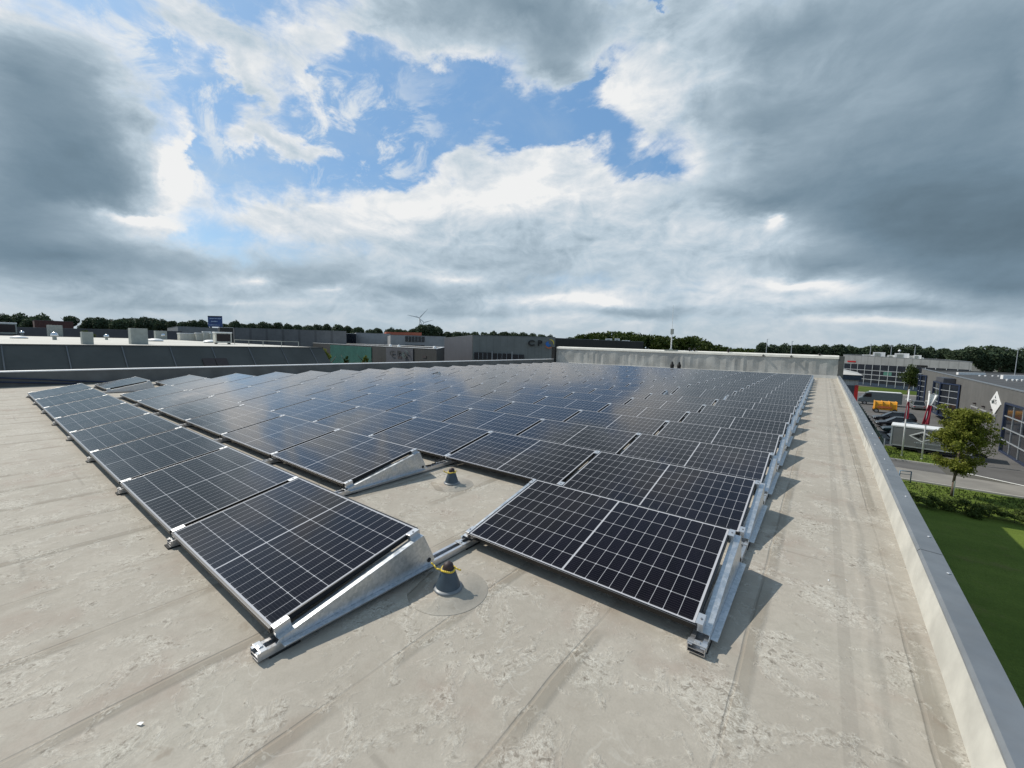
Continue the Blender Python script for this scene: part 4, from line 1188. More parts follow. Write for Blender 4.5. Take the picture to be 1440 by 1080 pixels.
block('red_roof_building', 'low building with an orange red roof edge near the wind turbine', at(543, 467, 178), at(593, 468, 178), at(540, 467, 200), zat(467, 543, 178), zat(468, 593, 178), 'red_roof', 'red_roof', edge='red_roof')
hD = block('pale_hall', 'pale grey hall with dark window band left of the logo wall', at(549, 471, 140), at(627, 473.5, 140), at(545, 471, 170), zat(471, 549, 140), zat(473.5, 627, 140), 'pale_cladding', 'light_gravel_roof')
wf = panel_on(hD, 'window_band', at(570, 480, 140), at(597, 480, 140), zat(480.5, 583, 140), zat(473, 583, 140), 'dark_glass')
for i in range(1, 6):
    f_ = i / 6; panel_on(hD, 'mullion', lerp(at(570, 480, 140), at(597, 480, 140), f_ - .006), lerp(at(570, 480, 140), at(597, 480, 140), f_ + .006), zat(480.5, 583, 140), zat(473, 583, 140), 'mullion', .1, .05, wf)
panel_on(hD, 'window_band', at(570, 480, 140), at(597, 480, 140), zat(489, 583, 140), zat(485, 583, 140), 'dark_glass')
# C: hall with the large letters
c0, c1, c2 = at(665, 472, 85), at(781, 474.5, 85), at(625, 475, 128)
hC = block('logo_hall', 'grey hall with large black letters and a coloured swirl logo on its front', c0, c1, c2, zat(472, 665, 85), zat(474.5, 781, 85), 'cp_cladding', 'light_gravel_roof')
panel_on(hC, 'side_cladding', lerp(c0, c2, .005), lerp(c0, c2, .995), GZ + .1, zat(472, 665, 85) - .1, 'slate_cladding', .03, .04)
for a, b_ in ((667, 691), (693, 719), (721, 737)):
    wn_ = panel_on(hC, 'window', at(a, 500, 85), at(b_, 500, 85), zat(505.5, 700, 85), zat(496 + (a - 667) * .035, 700, 85), 'dark_glass', .02, .04)
    k_ = 4 if b_ - a > 20 else 2
    for i in range(1, k_):
        f_ = i / k_; panel_on(hC, 'glazing_bar', lerp(at(a, 500, 85), at(b_, 500, 85), f_ - .008), lerp(at(a, 500, 85), at(b_, 500, 85), f_ + .008), zat(505.5, 700, 85), zat(496.5, 700, 85), 'mullion', .065, .03, wn_)
panel_on(hC, 'pilaster', at(691.3, 500, 85), at(692.7, 500, 85), zat(507, 700, 85), zat(494, 700, 85), 'pale_cladding', .02, .1)
panel_on(hC, 'pilaster', at(719.3, 500, 85), at(720.7, 500, 85), zat(507, 700, 85), zat(494, 700, 85), 'pale_cladding', .02, .1)
def wall_text(t, s, A, B, px, py, depth, hpx, mat, name='letter', wide=1.0, th=.12, bold=.05):  # wide: extended lettering
    d_ = Vector((B.x - A.x, B.y - A.y, 0)).normalized(); n = Vector((d_.y, -d_.x, 0))
    if n.dot(CAM - A) < 0: n = -n
    q = at(px, py, depth); q = q - Vector((t.location.x, t.location.y, t.location.z)) + n * .25
    me = text_mesh(s, hpx * depth / FPX / .72, th, mat, .0 + bold * hpx * depth / FPX)
    o = link(name, me, t); xax = Vector((0, 0, 1)).cross(n)
    M = Matrix((xax, Vector((0, 0, 1)), n)).transposed().to_4x4(); M.translation = q
    o.matrix_local = M @ Matrix.Diagonal((wide, 1, 1, 1))
    return o
def swirl(t, A, B, px, py, depth, rpx, mats, sx=1.0):
    """round emblem: a blue part disc with a yellow arc over its right and an orange one under it"""
    d_ = Vector((B.x - A.x, B.y - A.y, 0)).normalized(); n = Vector((d_.y, -d_.x, 0))
    if n.dot(CAM - A) < 0: n = -n
    xa = Vector((0, 0, 1)).cross(n); o_ = at(px, py, depth) - t.location + n * .3; R_ = rpx * depth / FPX
    def arc(r0, r1, a0, a1, cx=0, cy=0):
        inn, out = [], []
        for i in range(17):
            f_ = i / 16; a = math.radians(a0 + (a1 - a0) * f_); tp_ = math.sin(math.pi * min(1, max(0, f_ * .97 + .015)))
            rm = (r0 + r1) / 2; hw_ = (r1 - r0) / 2 * max(.12, tp_)
            inn.append((cx + math.cos(a) * (rm - hw_), cy + math.sin(a) * (rm - hw_))); out.append((cx + math.cos(a) * (rm + hw_), cy + math.sin(a) * (rm + hw_)))
        return inn + out[::-1]
    for nm, pts, mt in (('emblem_disc', arc(.05, .8, 95, 330, -.1, .05), mats[0]), ('emblem_arc', arc(.85, 1.1, -15, 95), mats[1]), ('emblem_arc', arc(.88, 1.12, 200, 320, -.05, .05), mats[2])):
        b = MB(); ps = [o_ + xa * (x * R_ * sx) + Vector((0, 0, y * R_)) for x, y in pts]; m_ = len(ps) // 2
        for i in range(m_ - 1):
            b.prism([ps[i], ps[i + 1], ps[-2 - i], ps[-1 - i]], n * .1)
        b.build(nm, mt, t)
wall_text(hC, 'C', c0, c1, 747, 482.7, 85, 7.6, 'letter_black', wide=1.25)
wall_text(hC, 'P', c0, c1, 759, 483, 85, 7.6, 'letter_black', wide=1.2)
swirl(hC, c0, c1, 772.5, 483.5, 85, 6.2, ('logo_blue', 'logo_yellow', 'logo_orange'))
block('dark_hall', 'low dark hall behind the back wall, right of the coloured logo', at(778, 474.5, 110), at(905, 483, 110), at(775, 474, 150), zat(475.5, 780, 110), zat(481, 905, 110), 'brown_cladding', 'dark_roof')
for i, (px, py, w_, h) in enumerate(((838, 479, 8, 2.4), (856, 479.5, 9, 4), (868, 480, 7, 4.6), (880, 481, 11, 3))):
    q = at(px, py, 116); s = 116 / FPX; t = thing('roof_unit', 'small white box on the dark hall behind the back wall, %s from the left' % nth(i + 1), 'roof unit', (q.x, q.y, q.z - .15), cam_rz(q), 'white boxes on the dark hall')
    b = MB(); b.box(-w_ * s / 2, w_ * s / 2, -.6, .6, -.25, h * s); b.build('casing', 'white_paint', t, bevel=.05)
    b = MB(); b.box(-w_ * s * .3, w_ * s * .2, -.64, -.605, .05, h * s * .7); b.build('grille', 'grey_box', t)
# B: low hall with teal glass and dim letters
def dB(px):   # depth of the front along its line
    a_, b_ = at(440, 481.5, 146), at(614, 490.5, 58)
    d_ = CF + CR * ((px - 720) / FPX) + CU * (50 / FPX); r_ = Vector((b_.x - a_.x, b_.y - a_.y))
    den = d_.x * r_.y - d_.y * r_.x
    return ((a_.x - CAM.x) * r_.y - (a_.y - CAM.y) * r_.x) / den
bz = .93
hB = block('low_hall', 'low dark hall with a teal glass front and dim letters, beyond the left parapet', at(614, 490, 58), at(440, 482, 146), at(625, 490, 88), bz, bz, 'brown_cladding', 'light_gravel_roof', edge='trim_metal')
PB = lambda px: at(px, 490, dB(px))
panel_on(hB, 'teal_glazing', PB(523), PB(465), -7, bz - .25, 'teal_glass', .05, .08)
panel_on(hB, 'sign_board', PB(582), PB(544), -6, bz - .12, 'slate_cladding', .05, .1)
wall_text(hB, 'C', PB(614), PB(523), 553, 497, dB(553) - .3, 6.6, 'letter_black', wide=2.7, bold=.035, th=.015)
wall_text(hB, 'P', PB(614), PB(523), 562.5, 497, dB(562) - .3, 6.6, 'letter_black', wide=2.6, bold=.035, th=.015)
swirl(hB, PB(614), PB(523), 572, 498, dB(572) - .3, 5.2, ('logo_grey', 'logo_grey', 'logo_grey'), 2.4)
panel_on(hB, 'vent_grille', PB(566.5), PB(561), zat(504.5, 564, dB(564)), zat(501, 564, dB(564)), 'louvre_dark', .16, .05)
panel_on(hB, 'vent_grille', PB(600), PB(595), zat(503.5, 598, dB(598)), zat(500.5, 598, dB(598)), 'louvre_dark', .03, .05)
for px, py, lab in ((549, 489.5, 'left white cowl on the low hall with dim letters'), (561, 488.8, 'middle white cowl on the low hall with dim letters'), (611, 489.5, 'right white cowl at the corner of the low hall with dim letters')):
    q = at(px, py, dB(px) + 1.5); cowl(Vector((q.x, q.y, bz - .34)), 6 if px < 600 else 7, lab, 'white_paint', 'white cowls on the low hall')
# bushes in front of the teal glass
def bush_crown(seed, n, leaf, mat):
    return crown_mesh(seed, n, 8, leaf, mat, 1.25)
for px, py, wd, mt, lab in ((457, 491, 20, 'leaf_bright', 'bushy green young tree at the left edge of the teal glass'), (487, 499, 9, 'leaf_mid', 'narrow dark small tree before the middle of the teal glass'), (513, 498, 10, 'leaf_bright', 'small yellow green tree before the right part of teal glass')):
    dd = dB(px) - 9 if px > 470 else 60; top = at(px, py, dd); h = top.z - GZ; rd = wd * dd / FPX / 2
    t = thing('young_tree', lab, 'tree', (top.x, top.y, GZ), px, 'small trees before the teal glass')
    c = link('crown', bush_crown(px, 700, .13, mt), t, (0, 0, h - rd * 1.7)); c.scale = (rd * 1.15, rd * 1.15, rd * 1.8)
    tr = link('trunk', TRUNK, t); tr.scale = (h * .8,) * 3
q = onA(116, 462); top = at(124, 464, 75); t = thing('shrub', 'bush behind the narrow grey shaft box', 'shrub', (top.x, top.y, GZ))
c = link('crown', bush_crown(3, 500, .13, 'leaf_hedge'), t, (0, 0, top.z - GZ - 1.2)); c.scale = (1.3, 1.3, 1.3); tr = link('trunk', TRUNK, t); tr.scale = (8.0,) * 3
# billboard
q0, q1 = at(293, 444, 175), at(312.5, 444.5, 175)
t = thing('billboard', 'dark blue billboard with pale lettering standing above the roofs', 'billboard', (q0.x, q0.y, GZ))
panel_on(t, 'board', q0, q1, zat(459.5, 302, 175), zat(444.3, 302, 175), 'sign_blue', 0, .4)
panel_on(t, 'top_band', q0, q1, zat(446, 302, 175), zat(444.4, 302, 175), 'navy_band', .41, .05)
rr = random.Random(3)
for row, (y_, x0, x1) in enumerate(((448, 295, 311), (452, 297, 306), (457, 294.5, 309))):
    x = x0
    while x < x1:
        w_ = rr.uniform(.5, 1.3); hh = rr.uniform(.9, 1.5) * (1 if row < 2 else .6)
        panel_on(t, 'lettering', at(x, y_, 174.4), at(min(x1, x + w_), y_, 174.4), zat(y_ + hh / 2, 302, 174.4), zat(y_ - hh / 2, 302, 174.4), 'sign_pale', .0, .08); x += w_ + rr.uniform(.35, .6)
for f_ in (.15, .85):
    p_ = lerp(q0, q1, f_); b = MB(); b.box(-.3, .3, -.3, .3, 0, zat(459, 302, 175) - GZ); o = b.build('leg', 'navy_band', t); o.location = (p_.x - q0.x, p_.y - q0.y, 0)
# wind turbines
def turbine(px, py, depth, rpx, angs, lab):
    hub = at(px, py, depth); s = depth / FPX
    t = thing('wind_turbine', lab, 'wind turbine', (hub.x, hub.y, GZ), cam_rz(hub), 'wind turbines on the horizon')
    H_ = hub.z - GZ
    b = MB(); b.tube((0, 1.5, 0), (0, 1.5, H_), 2.1, 1.1, 14); b.build('tower', 'turbine_white', t, smooth=True)
    b = MB(); b.box(-1.3, 1.3, -2, 6, H_ - 1.4, H_ + 1.6); b.build('nacelle', 'turbine_white', t, bevel=.4)
    b = MB(); b.lathe([(1.5, 0), (1.3, 1.2), (.7, 2.2), (.02, 2.6)], 12); o = b.build('hub', 'turbine_white', t, smooth=True); o.location = (0, -2, H_); o.rotation_euler.x = math.pi / 2
    for a in angs:
        L_ = rpx * s; b = MB(); w_ = L_ * .05
        b.mesh([(-w_ * .5, -.2, 0), (w_ * .5, -.2, 0), (w_ * .5, .2, 0), (-w_ * .5, .2, 0), (-w_ * .5, -.25, L_ * .15), (w_ * 1.1, -.25, L_ * .15), (w_ * 1.1, .25, L_ * .15), (-w_ * .5, .25, L_ * .15), (-.1 * w_, -.08, L_), (.25 * w_, -.08, L_), (.25 * w_, .08, L_), (-.1 * w_, .08, L_)],
               [(0, 1, 5, 4), (1, 2, 6, 5), (2, 3, 7, 6), (3, 0, 4, 7), (4, 5, 9, 8), (5, 6, 10, 9), (6, 7, 11, 10), (7, 4, 8, 11), (8, 9, 10, 11)])
        o = b.build('blade', 'turbine_white', t); o.location = (0, -2.6, H_); o.rotation_euler.y = math.radians(a)
turbine(589.7, 447, 1300, 17, (42, 281, 160), 'larger wind turbine, nearer of the two on the horizon')
turbine(596, 453.5, 2100, 14, (73, 310, 200), 'smaller wind turbine, farther off behind the larger one')

# ------------------------------------------------------------------ ground right of the building
def sheet(name, pts, mat, z):
    b = MB(); b.face([(x, y, z) for x, y in pts]); return structure(b.build(name, mat))
sheet('lawn', [(2.5, -60), (140, -60), (140, 41.6), (2.5, 42.4)], 'grass', GZ + .004)
sheet('road', [(-10, 42.4), (2.5, 42.4), (140, 41.6), (140, 46.2), (14.9, 46.4), (7, 46.9), (-10, 47)], 'road_paving', GZ + .008)
sheet('pavement', [(-10, 47), (7, 46.9), (10.9, 46.7), (10.9, 50.2), (-10, 50.2)], 'asphalt', GZ + .012)
sheet('yard', [(8.2, 57.5), (12.2, 56.5), (12.2, 48.6), (14.9, 46.4), (140, 46.2), (140, 120), (17.2, 135), (8.2, 135)], 'asphalt', GZ + .012)
sheet('verge', [(5, 50.4), (12, 49.9), (12, 56.6), (5, 57.8)], 'grass', GZ + .03)
sheet('far_lawn', [(5, 136), (80, 136), (80, 158), (5, 158)], 'field_grass', GZ + .02)
sheet('far_path', [(8, 131.6), (60, 131.6), (60, 135.9), (8, 135.9)], 'road_paving', GZ + .016)
sheet('road_marking', [(11.9, 48.55), (15.1, 46.38), (60, 46.0), (60, 46.2), (15.2, 46.6), (12.05, 48.7)], 'road_line', GZ + .02)
b = MB()
b.prism([(4, 50.2, GZ), (12.1, 49.7, GZ), (12.1, 49.85, GZ), (4, 50.35, GZ)], (0, 0, .13))
b.prism([(2.6, 42.25, GZ), (140, 41.45, GZ), (140, 41.6, GZ), (2.6, 42.4, GZ)], (0, 0, .12))
structure(b.build('kerb', 'kerb_stone'))
# lawn tufts along the hedge and verge, and the rough grass before the far office
tf = MB(); rng = random.Random(11)
for i in range(5200):
    if i < 3200: x, y, h = rng.uniform(4, 19), rng.uniform(37.6, 41.8), rng.uniform(.05, .16)
    else: x, y, h = rng.uniform(5.2, 11.9), rng.uniform(50.6, 56.5), rng.uniform(.06, .2)
    a = rng.uniform(0, 3.14); w_ = .05; dx, dy = math.cos(a) * w_, math.sin(a) * w_
    tf.face([(x - dx, y - dy, GZ), (x + dx, y + dy, GZ), (x + rng.uniform(-.06, .06), y + rng.uniform(-.06, .06), GZ + h)])
o = tf.build('grass_tufts', 'leaf_hedge'); tag(o, 'rough grass on the verge by the street tree', 'grass'); o['kind'] = 'stuff'

# hedge: low uneven shrubs in a line
HG = [crown_mesh(70 + i, 1100, 9, .085, 'leaf_hedge', .8) for i in range(4)]
rng = random.Random(4)
for i in range(17):
    x = 5.4 + i * .92; y = 35.7 + rng.uniform(-.4, .4) - .03 * i
    t = thing('hedge_shrub', 'low green shrub, %s from the left in the hedge across the lawn' % nth(i + 1), 'shrub', (x, y, GZ), rng.uniform(0, 6), 'shrubs of the hedge across the lawn')
    s = rng.uniform(.62, .82); c = link('foliage', HG[i % 4], t, (0, 0, .42)); c.scale = (s, s * 1.4, s * rng.uniform(.75, 1.0))
    st_ = link('stem', TRUNK, t); st_.scale = (.5, .5, .5)

# street tree
def street_tree():
    base = onz(1338, 698, GZ)
    t = thing('street_tree', 'young leafy green tree with a slim trunk on the verge by the road', 'tree', base, .4)
    rng = random.Random(21); tr = MB(); lf = MB()
    H_ = 6.5; pts = [Vector((0, 0, 0)), Vector((.03, .02, 1.0)), Vector((.1, .03, 2.0)), Vector((.12, 0, 3.2)), Vector((.2, -.05, 4.6)), Vector((.22, .0, 6.0))]
    rad = [.085, .075, .07, .05, .03, .012]
    for i in range(5): tr.tube(pts[i], pts[i + 1], rad[i], rad[i + 1], 10)
    tips = []
    for i in range(46):
        z = rng.uniform(1.6, 5.75); k_ = (z - 1.6) / 4.15
        p_ = Vector((.1 + .02 * z, 0, z)); a = i * 2.4 + rng.uniform(-.5, .5)
        L_ = (1.5 * math.sin(math.pi * min(1, .12 + .8 * k_)) + .25) * rng.uniform(.7, 1.15)
        q = p_ + Vector((math.cos(a) * L_, math.sin(a) * L_, L_ * rng.uniform(.15, .6)))
        m_ = lerp(p_, q, .55) + Vector((0, 0, -.06))
        tr.tube(p_, m_, .022, .014, 6); tr.tube(m_, q, .014, .005, 5)
        for j in range(5):
            f_ = rng.uniform(.25, 1.0); s_ = lerp(p_, q, f_)
            tips.append((s_ + Vector((rng.gauss(0, .2), rng.gauss(0, .2), rng.gauss(0, .14))), rng.uniform(.22, .4)))
    for c, r_ in tips:
        for j in range(84):
            u_ = Vector((rng.gauss(0, 1), rng.gauss(0, 1), rng.gauss(0, .7))); u_ = u_.normalized() * r_ * rng.random() ** .5
            leaf_quad(lf, c + u_, rng.uniform(.06, .1), rng, flat=.35)
    tr.build('trunk', 'bark', t, smooth=True); lf.build('crown', 'leaf_bright', t)
    # stake band
    b = MB(); b.tube((.02, .01, .0), (.05, .02, 1.1), .088, .082, 10); b.build('trunk_guard', 'cream_panel', t)
street_tree()
def small_tree(px, py, wpx, depth, mat, lab, seed):
    top = at(px, py, depth); h = top.z - GZ; rd = wpx * depth / FPX / 2
    t = thing('tree', lab, 'tree', (top.x, top.y, GZ), seed)
    c = link('crown', crown_mesh(seed, 2200, 11, .075, mat, 1.1), t, (0, 0, h - min(h * .5, rd * 1.3))); c.scale = (rd * 1.15, rd * 1.15, min(h * .52, rd * 1.4))
    tr = link('trunk', TRUNK, t); tr.scale = (h * .7,) * 3
small_tree(1281, 512, 26, 100, 'leaf_mid', 'dark leafy tree in front of the office block glazing', 31)

# flagpoles
def flagpole(px, py, cloth, lab):
    base = onz(px, py, GZ); H_ = 6.3
    t = thing('flagpole', lab, 'flagpole', base, cam_rz(base), 'flagpoles at the car park entrance')
    b = MB(); b.tube((0, 0, 0), (0, 0, H_), .065, .045, 12); b.build('pole', 'white_paint', t, smooth=True)
    b = MB(); b.lathe([(.1, 0), (.1, .06), (.07, .1)], 12); b.build('base_plate', 'grey_box', t)
    b = MB(); b.tube((-.2, 0, H_ - .85), (.2, 0, H_ - .85), .03, .03, 8); b.lathe([(.07, H_), (.06, H_ + .08), (.002, H_ + .1)], 10); b.build('finial', 'white_paint', t)
    for z0, z1, w0, w1, x0, x1, mt in cloth:
        b = MB(); n = 12; m_ = 10
        def P_(i, j):
            f_ = j / m_; s_ = i / n; w_ = w0 + (w1 - w0) * f_; x = x0 + (x1 - x0) * f_ + (s_ - .5) * w_
            return (x, -.07 - .05 * math.sin(s_ * 9 + f_ * 2.2) - .03 * math.sin(s_ * 17), z0 + (z1 - z0) * f_ - .12 * s_ * (1 - f_))
        for i in range(n):
            for j in range(m_):
                b.face([P_(i, j), P_(i + 1, j), P_(i + 1, j + 1), P_(i, j + 1)])
        b.build('flag', mt, t, smooth=True)
flagpole(1268, 641, ((5.3, 3.6, .16, .34, .05, .04, 'flag_red'), ), 'left white flagpole with a limp dark red flag')
flagpole(1296, 646, ((6.15, 5.1, .6, .24, .3, .14, 'flag_white'), (5.15, 3.3, .26, .5, .14, -.02, 'flag_red')), 'right white flagpole with a red flag that is white at the top')
# low barrier hoop
q0, q1 = onz(1264, 677, GZ), onz(1280, 679, GZ)
t = thing('barrier', 'low blue grey tube hoop at the edge of the road', 'barrier', q0)
b = MB(); v_ = Vector((q1.x - q0.x, q1.y - q0.y, 0)); b.path([(0, 0, 0), (0, 0, .86), v_ + Vector((0, 0, .86)), v_], .035, 10); b.build('tube', 'rail_blue', t, smooth=True)
b = MB(); b.path([(0, 0, .62), v_ + Vector((0, 0, .62))], .02, 8); b.build('crossbar', 'rail_blue', t, smooth=True)

# fence and planting along the car park
t = thing('mesh_fence', 'dark green mesh fence along the left edge of the car park', 'fence', (7.25, 0, GZ))
b = MB(); y = 49.5
while y < 84:
    for z in (.05, .5, 1.0, 1.5, 1.78): b.box(-.012, .012, y, y + 2.44, z, z + .02)
    for i in range(24): b.box(-.006, .006, y + i * .1, y + i * .1 + .012, .05, 1.8)
    y += 2.5
b.build('mesh_panel', 'fence_green', t)
for i in range(15):
    b = MB(); b.box(-.035, .035, 49.44 + 2.5 * i, 49.5 + 2.5 * i, 0, 1.95); b.build('post', 'mullion' if i == 0 else 'fence_green', t)
HD = [crown_mesh(90 + i, 900, 9, .09, 'leaf_mid', .9) for i in range(3)]
rng = random.Random(9)
for i in range(12):
    t = thing('boundary_shrub', 'dark shrub, %s from the near end of the row outside the mesh fence' % nth(i + 1), 'shrub', (6.2 + rng.uniform(-.3, .2), 50.5 + i * 2.7, GZ), i, 'dark shrubs outside the mesh fence')
    c = link('foliage', HD[i % 3], t, (0, 0, .8)); s = rng.uniform(.9, 1.25); c.scale = (s, s * 1.3, s)
    st_ = link('stem', TRUNK, t); st_.scale = (1, 1, .9)
t = thing('flowering_shrub', 'orange shrub among the dark ones outside the mesh fence', 'shrub', (6.75, 53.0, GZ)); c = link('foliage', crown_mesh(55, 700, 7, .1, 'leaf_orange', .9), t, (.35, 0, 1.0)); c.scale = (.6, .7, .6); st_ = link('stem', TRUNK, t); st_.scale = (1, 1, 1)

# ------------------------------------------------------------------ vehicles
def wheel(t, x, y, r_=.32, w_=.2):
    b = MB(); b.tube((x, y, r_), (x, y + w_, r_), r_, r_, 20); o = b.build('wheel', 'tyre', t, bevel=.02)
    b = MB(); yy = y - .004 if y < 0 else y + w_ - .016
    b.tube((x, yy, r_), (x, yy + .02, r_), r_ * .62, r_ * .62, 14); b.build('rim', 'rim_grey', o)
def car(loc, rz, L_, W_, H_, mat, lab, kind='saloon'):
    t = thing('parked_car', lab, 'car', loc, rz, 'cars parked in the yard')
    hl = L_ / 2
    # body lofted from cross-sections (x, half width low, sill z, belt z)
    secs = [(-hl, .78, .45, .72), (-hl + .12, .9, .3, .86), (-hl + .7, 1, .22, .92), (0, 1, .2, .9), (hl - 1.1, 1, .22, .86), (hl - .25, .93, .28, .7), (hl, .74, .42, .58)]
    b = MB(); rings = []
    for x, w_, z0, z1 in secs:
        hw = W_ / 2 * w_; z1 *= H_ / 1.46
        rings.append([(x, -hw * .92, z0), (x, -hw, z0 + .15), (x, -hw, z1 - .12), (x, -hw * .9, z1), (x, hw * .9, z1), (x, hw, z1 - .12), (x, hw, z0 + .15), (x, hw * .92, z0)])
    for r0, r1 in zip(rings, rings[1:]):
        for i in range(8):
            b.face([r0[i], r0[(i + 1) % 8], r1[(i + 1) % 8], r1[i]])
    b.face(rings[0][::-1]); b.face(rings[-1])
    b.build('body', mat, t, smooth=False, bevel=.02)
    zb = .89 * H_ / 1.46; hw = W_ / 2
    if kind == 'saloon': prof = [(-hl + .45, zb - .02), (-hl + 1.15, H_), (hl - 2.0, H_ + .01), (hl - 1.05, zb - .03)]
    else: prof = [(-hl + .1, zb - .02), (-hl + .5, H_), (hl - 2.0, H_ + .01), (hl - 1.05, zb - .03)]
    b = MB(); lo = [(prof[0][0], prof[0][1]), (prof[3][0], prof[3][1])]
    vs = []
    for s in (-1, 1):
        for i, (x, z) in enumerate(prof): vs.append((x, s * hw * (.9 if i in (0, 3) else .74), z))
    b.mesh(vs, [(0, 1, 2, 3), (7, 6, 5, 4), (0, 4, 5, 1), (2, 6, 7, 3)]); b.build('windows', 'dark_glass', t)
    b = MB(); x0, x1 = prof[1][0] + .03, prof[2][0] - .03
    b.box(x0, x1, -hw * .73, hw * .73, H_ - .01, H_ + .035); b.build('roof', 'car_silver' if mat == 'car_green' else mat, t, bevel=.03)  # green car's roof glint is put in as silver colour
    b = MB()
    for s in (-1, 1):
        for (xa, za), (xb, zb_) in zip(prof, prof[1:]):
            wa = .9 if za < H_ - .1 else .74; wb = .9 if zb_ < H_ - .1 else .74
            b.tube((xa, s * hw * wa, za), (xb, s * hw * wb, zb_), .035, .035, 6)
        xm = (prof[1][0] + prof[2][0]) / 2; b.tube((xm, s * hw * .745, H_), (xm, s * hw * .905, zb), .035, .04, 6)
    b.build('pillars', mat, t)
    for x in (-hl + .82, hl - .85):
        for y in (-hw - .005, hw - .195): wheel(t, x, y)
    for s in (-1, 1):
        b = MB(); b.box(-hl - .006, -hl + .1, s * hw * .72 - .12, s * hw * .72 + .12, .6, .74); b.build('tail_light', 'tail_light', t, bevel=.02)
        b = MB(); b.box(hl - .12, hl - .01, s * hw * .66 - .14, s * hw * .66 + .14, .52, .62); b.build('headlight', 'white_paint', t, bevel=.02)
        b = MB(); b.box(hl - 1.75, hl - 1.6, s * (hw + .08) - .08, s * (hw + .08) + .08, zb, zb + .12); b.build('mirror', mat, t, bevel=.02)
    return t
car((10.9, 61.4, GZ), math.pi + .06, 4.5, 1.8, 1.5, 'car_navy', 'dark navy car nearest the grey trailer')
car((10.75, 67.0, GZ), math.pi + .05, 4.4, 1.8, 1.47, 'car_green', 'dark green car, roof glint painted in pale colour, second from the trailer')
car((10.6, 72.2, GZ), math.pi + .05, 4.5, 1.8, 1.48, 'car_black', 'black car, third from the trailer')
car((10.8, 78.0, GZ), math.pi + .05, 4.6, 1.85, 1.5, 'car_black', 'black estate car next to the yellow container', 'estate')
car((16.2, 101, GZ), math.pi / 2, 4.2, 1.75, 1.5, 'car_silver', 'silver car parked against the grey workshop wall', 'estate')
# yellow skip container on a frame
t = thing('yellow_container', 'yellow steel tank body on a low frame between the cars and the van', 'container', (10.9, 90.0, GZ), .03)
t.scale = (.86, .86, .86)
b = MB(); prof = [(-.95, .95), (-1.0, 1.75), (-.78, 2.2), (.78, 2.2), (1.0, 1.75), (.95, .95)]
b.prism([(-1.55, y, z) for y, z in prof], (3.1, 0, 0)); b.build('tank', 'machine_yellow', t, bevel=.06)
b = MB()
for x in (-1.6, -.55, .5, 1.5): b.box(x, x + .1, -1.04, 1.04, .9, 2.26)
b.build('rib', 'machine_yellow', t, bevel=.02)
b = MB(); b.box(-1.7, 1.7, -.85, -.65, .6, .9); b.box(-1.7, 1.7, .65, .85, .6, .9); b.box(-1.6, -1.2, -.65, .65, .6, .85); b.build('frame', 'machine_yellow', t)
b = MB(); b.box(-1.2, .8, -1.08, -1.045, 1.0, 1.35); b.build('panel', 'logo_orange', t)
for x in (-1.3, 1.3):
    for y in (-1, .8): wheel(t, x, y, .4, .22)
# box van
t = thing('box_van', 'grey panel van with pale roof beyond the yellow tank', 'van', (11.2, 103, GZ), math.pi)
b = MB(); side = [(-3.1, .45), (-3.1, 2.35), (-2.9, 2.5), (1.5, 2.5), (1.9, 2.3), (2.45, 1.45), (3.05, 1.2), (3.15, .5)]
b.prism([(x, -1.0, z) for x, z in side], (0, 2.0, 0)); b.build('body', 'van_grey', t, bevel=.07)
b = MB(); b.box(-3.0, 1.5, -.93, .93, 2.505, 2.57); b.build('roof', 'white_paint', t, bevel=.03)
b = MB(); b.prism([(1.95, -1.012, 2.2), (1.2, -1.012, 2.2), (1.2, -1.012, 1.5), (2.4, -1.012, 1.5)], (0, 2.024, 0)); b.build('side_window', 'dark_glass', t)
b = MB(); b.prism([(1.97, -.88, 2.27), (1.97, .88, 2.27), (2.5, .88, 1.5), (2.5, -.88, 1.5)], (.03, 0, .03)); b.build('windscreen', 'dark_glass', t)
for x in (-2.1, 2.1):
    for y in (-1.01, .81): wheel(t, x, y, .36, .2)
# grey trailer
q0 = onz(1256, 635, GZ)
t = thing('box_trailer', 'grey box trailer with white top edge and a diamond emblem', 'trailer', (8.25, 55.3, GZ), -.14)
L_ = 5.6; b = MB(); b.box(0, L_, 0, 2.2, .55, 2.42); b.build('box_body', 'trailer_grey', t, bevel=.03)
b = MB(); b.box(-.03, L_ + .03, -.03, 2.23, 2.425, 2.57); b.build('top_edge', 'white_paint', t, bevel=.015)
b = MB(); b.box(-.02, .1, -.02, .02, .55, 2.42); b.box(L_ - .1, L_ + .02, -.02, .02, .55, 2.42); b.box(-.02, L_ + .02, -.022, .018, .5, .6); b.build('corner_post', 'mullion', t)
b = MB(); b.box(.2, L_ + 1.0, .5, .65, .38, .54); b.box(.2, L_ + 1.0, 1.55, 1.7, .38, .54); b.box(.2, L_, .02, .08, .3, .5); b.build('chassis', 'tyre', t)
for x in (2.35, 3.15): wheel(t, x, .02, .33, .2)
def diamond(t, name, cx, cz, w_, h, y, mat, th, M=None):
    b = MB(); pts = [(cx - w_, y, cz), (cx, y, cz - h), (cx + w_, y, cz), (cx, y, cz + h)]
    b.prism(pts, (0, -th, 0)); return b.build(name, mat, t)
em = diamond(t, 'emblem', 2.25, 1.68, .95, .52, -.003, 'white_paint', .01)
diamond(t, 'emblem_field', 2.25, 1.68, .78, .41, -.014, 'trailer_grey', .006)
b = MB(); b.prism([(1.6, -.021, 1.7), (2.02, -.021, 1.52), (2.02, -.021, 1.9)], (0, -.006, 0)); b.prism([(2.05, -.021, 1.96), (2.5, -.021, 1.96), (2.4, -.021, 1.87), (2.1, -.021, 1.87)], (0, -.006, 0)); b.build('emblem_mark', 'letter_black', t)
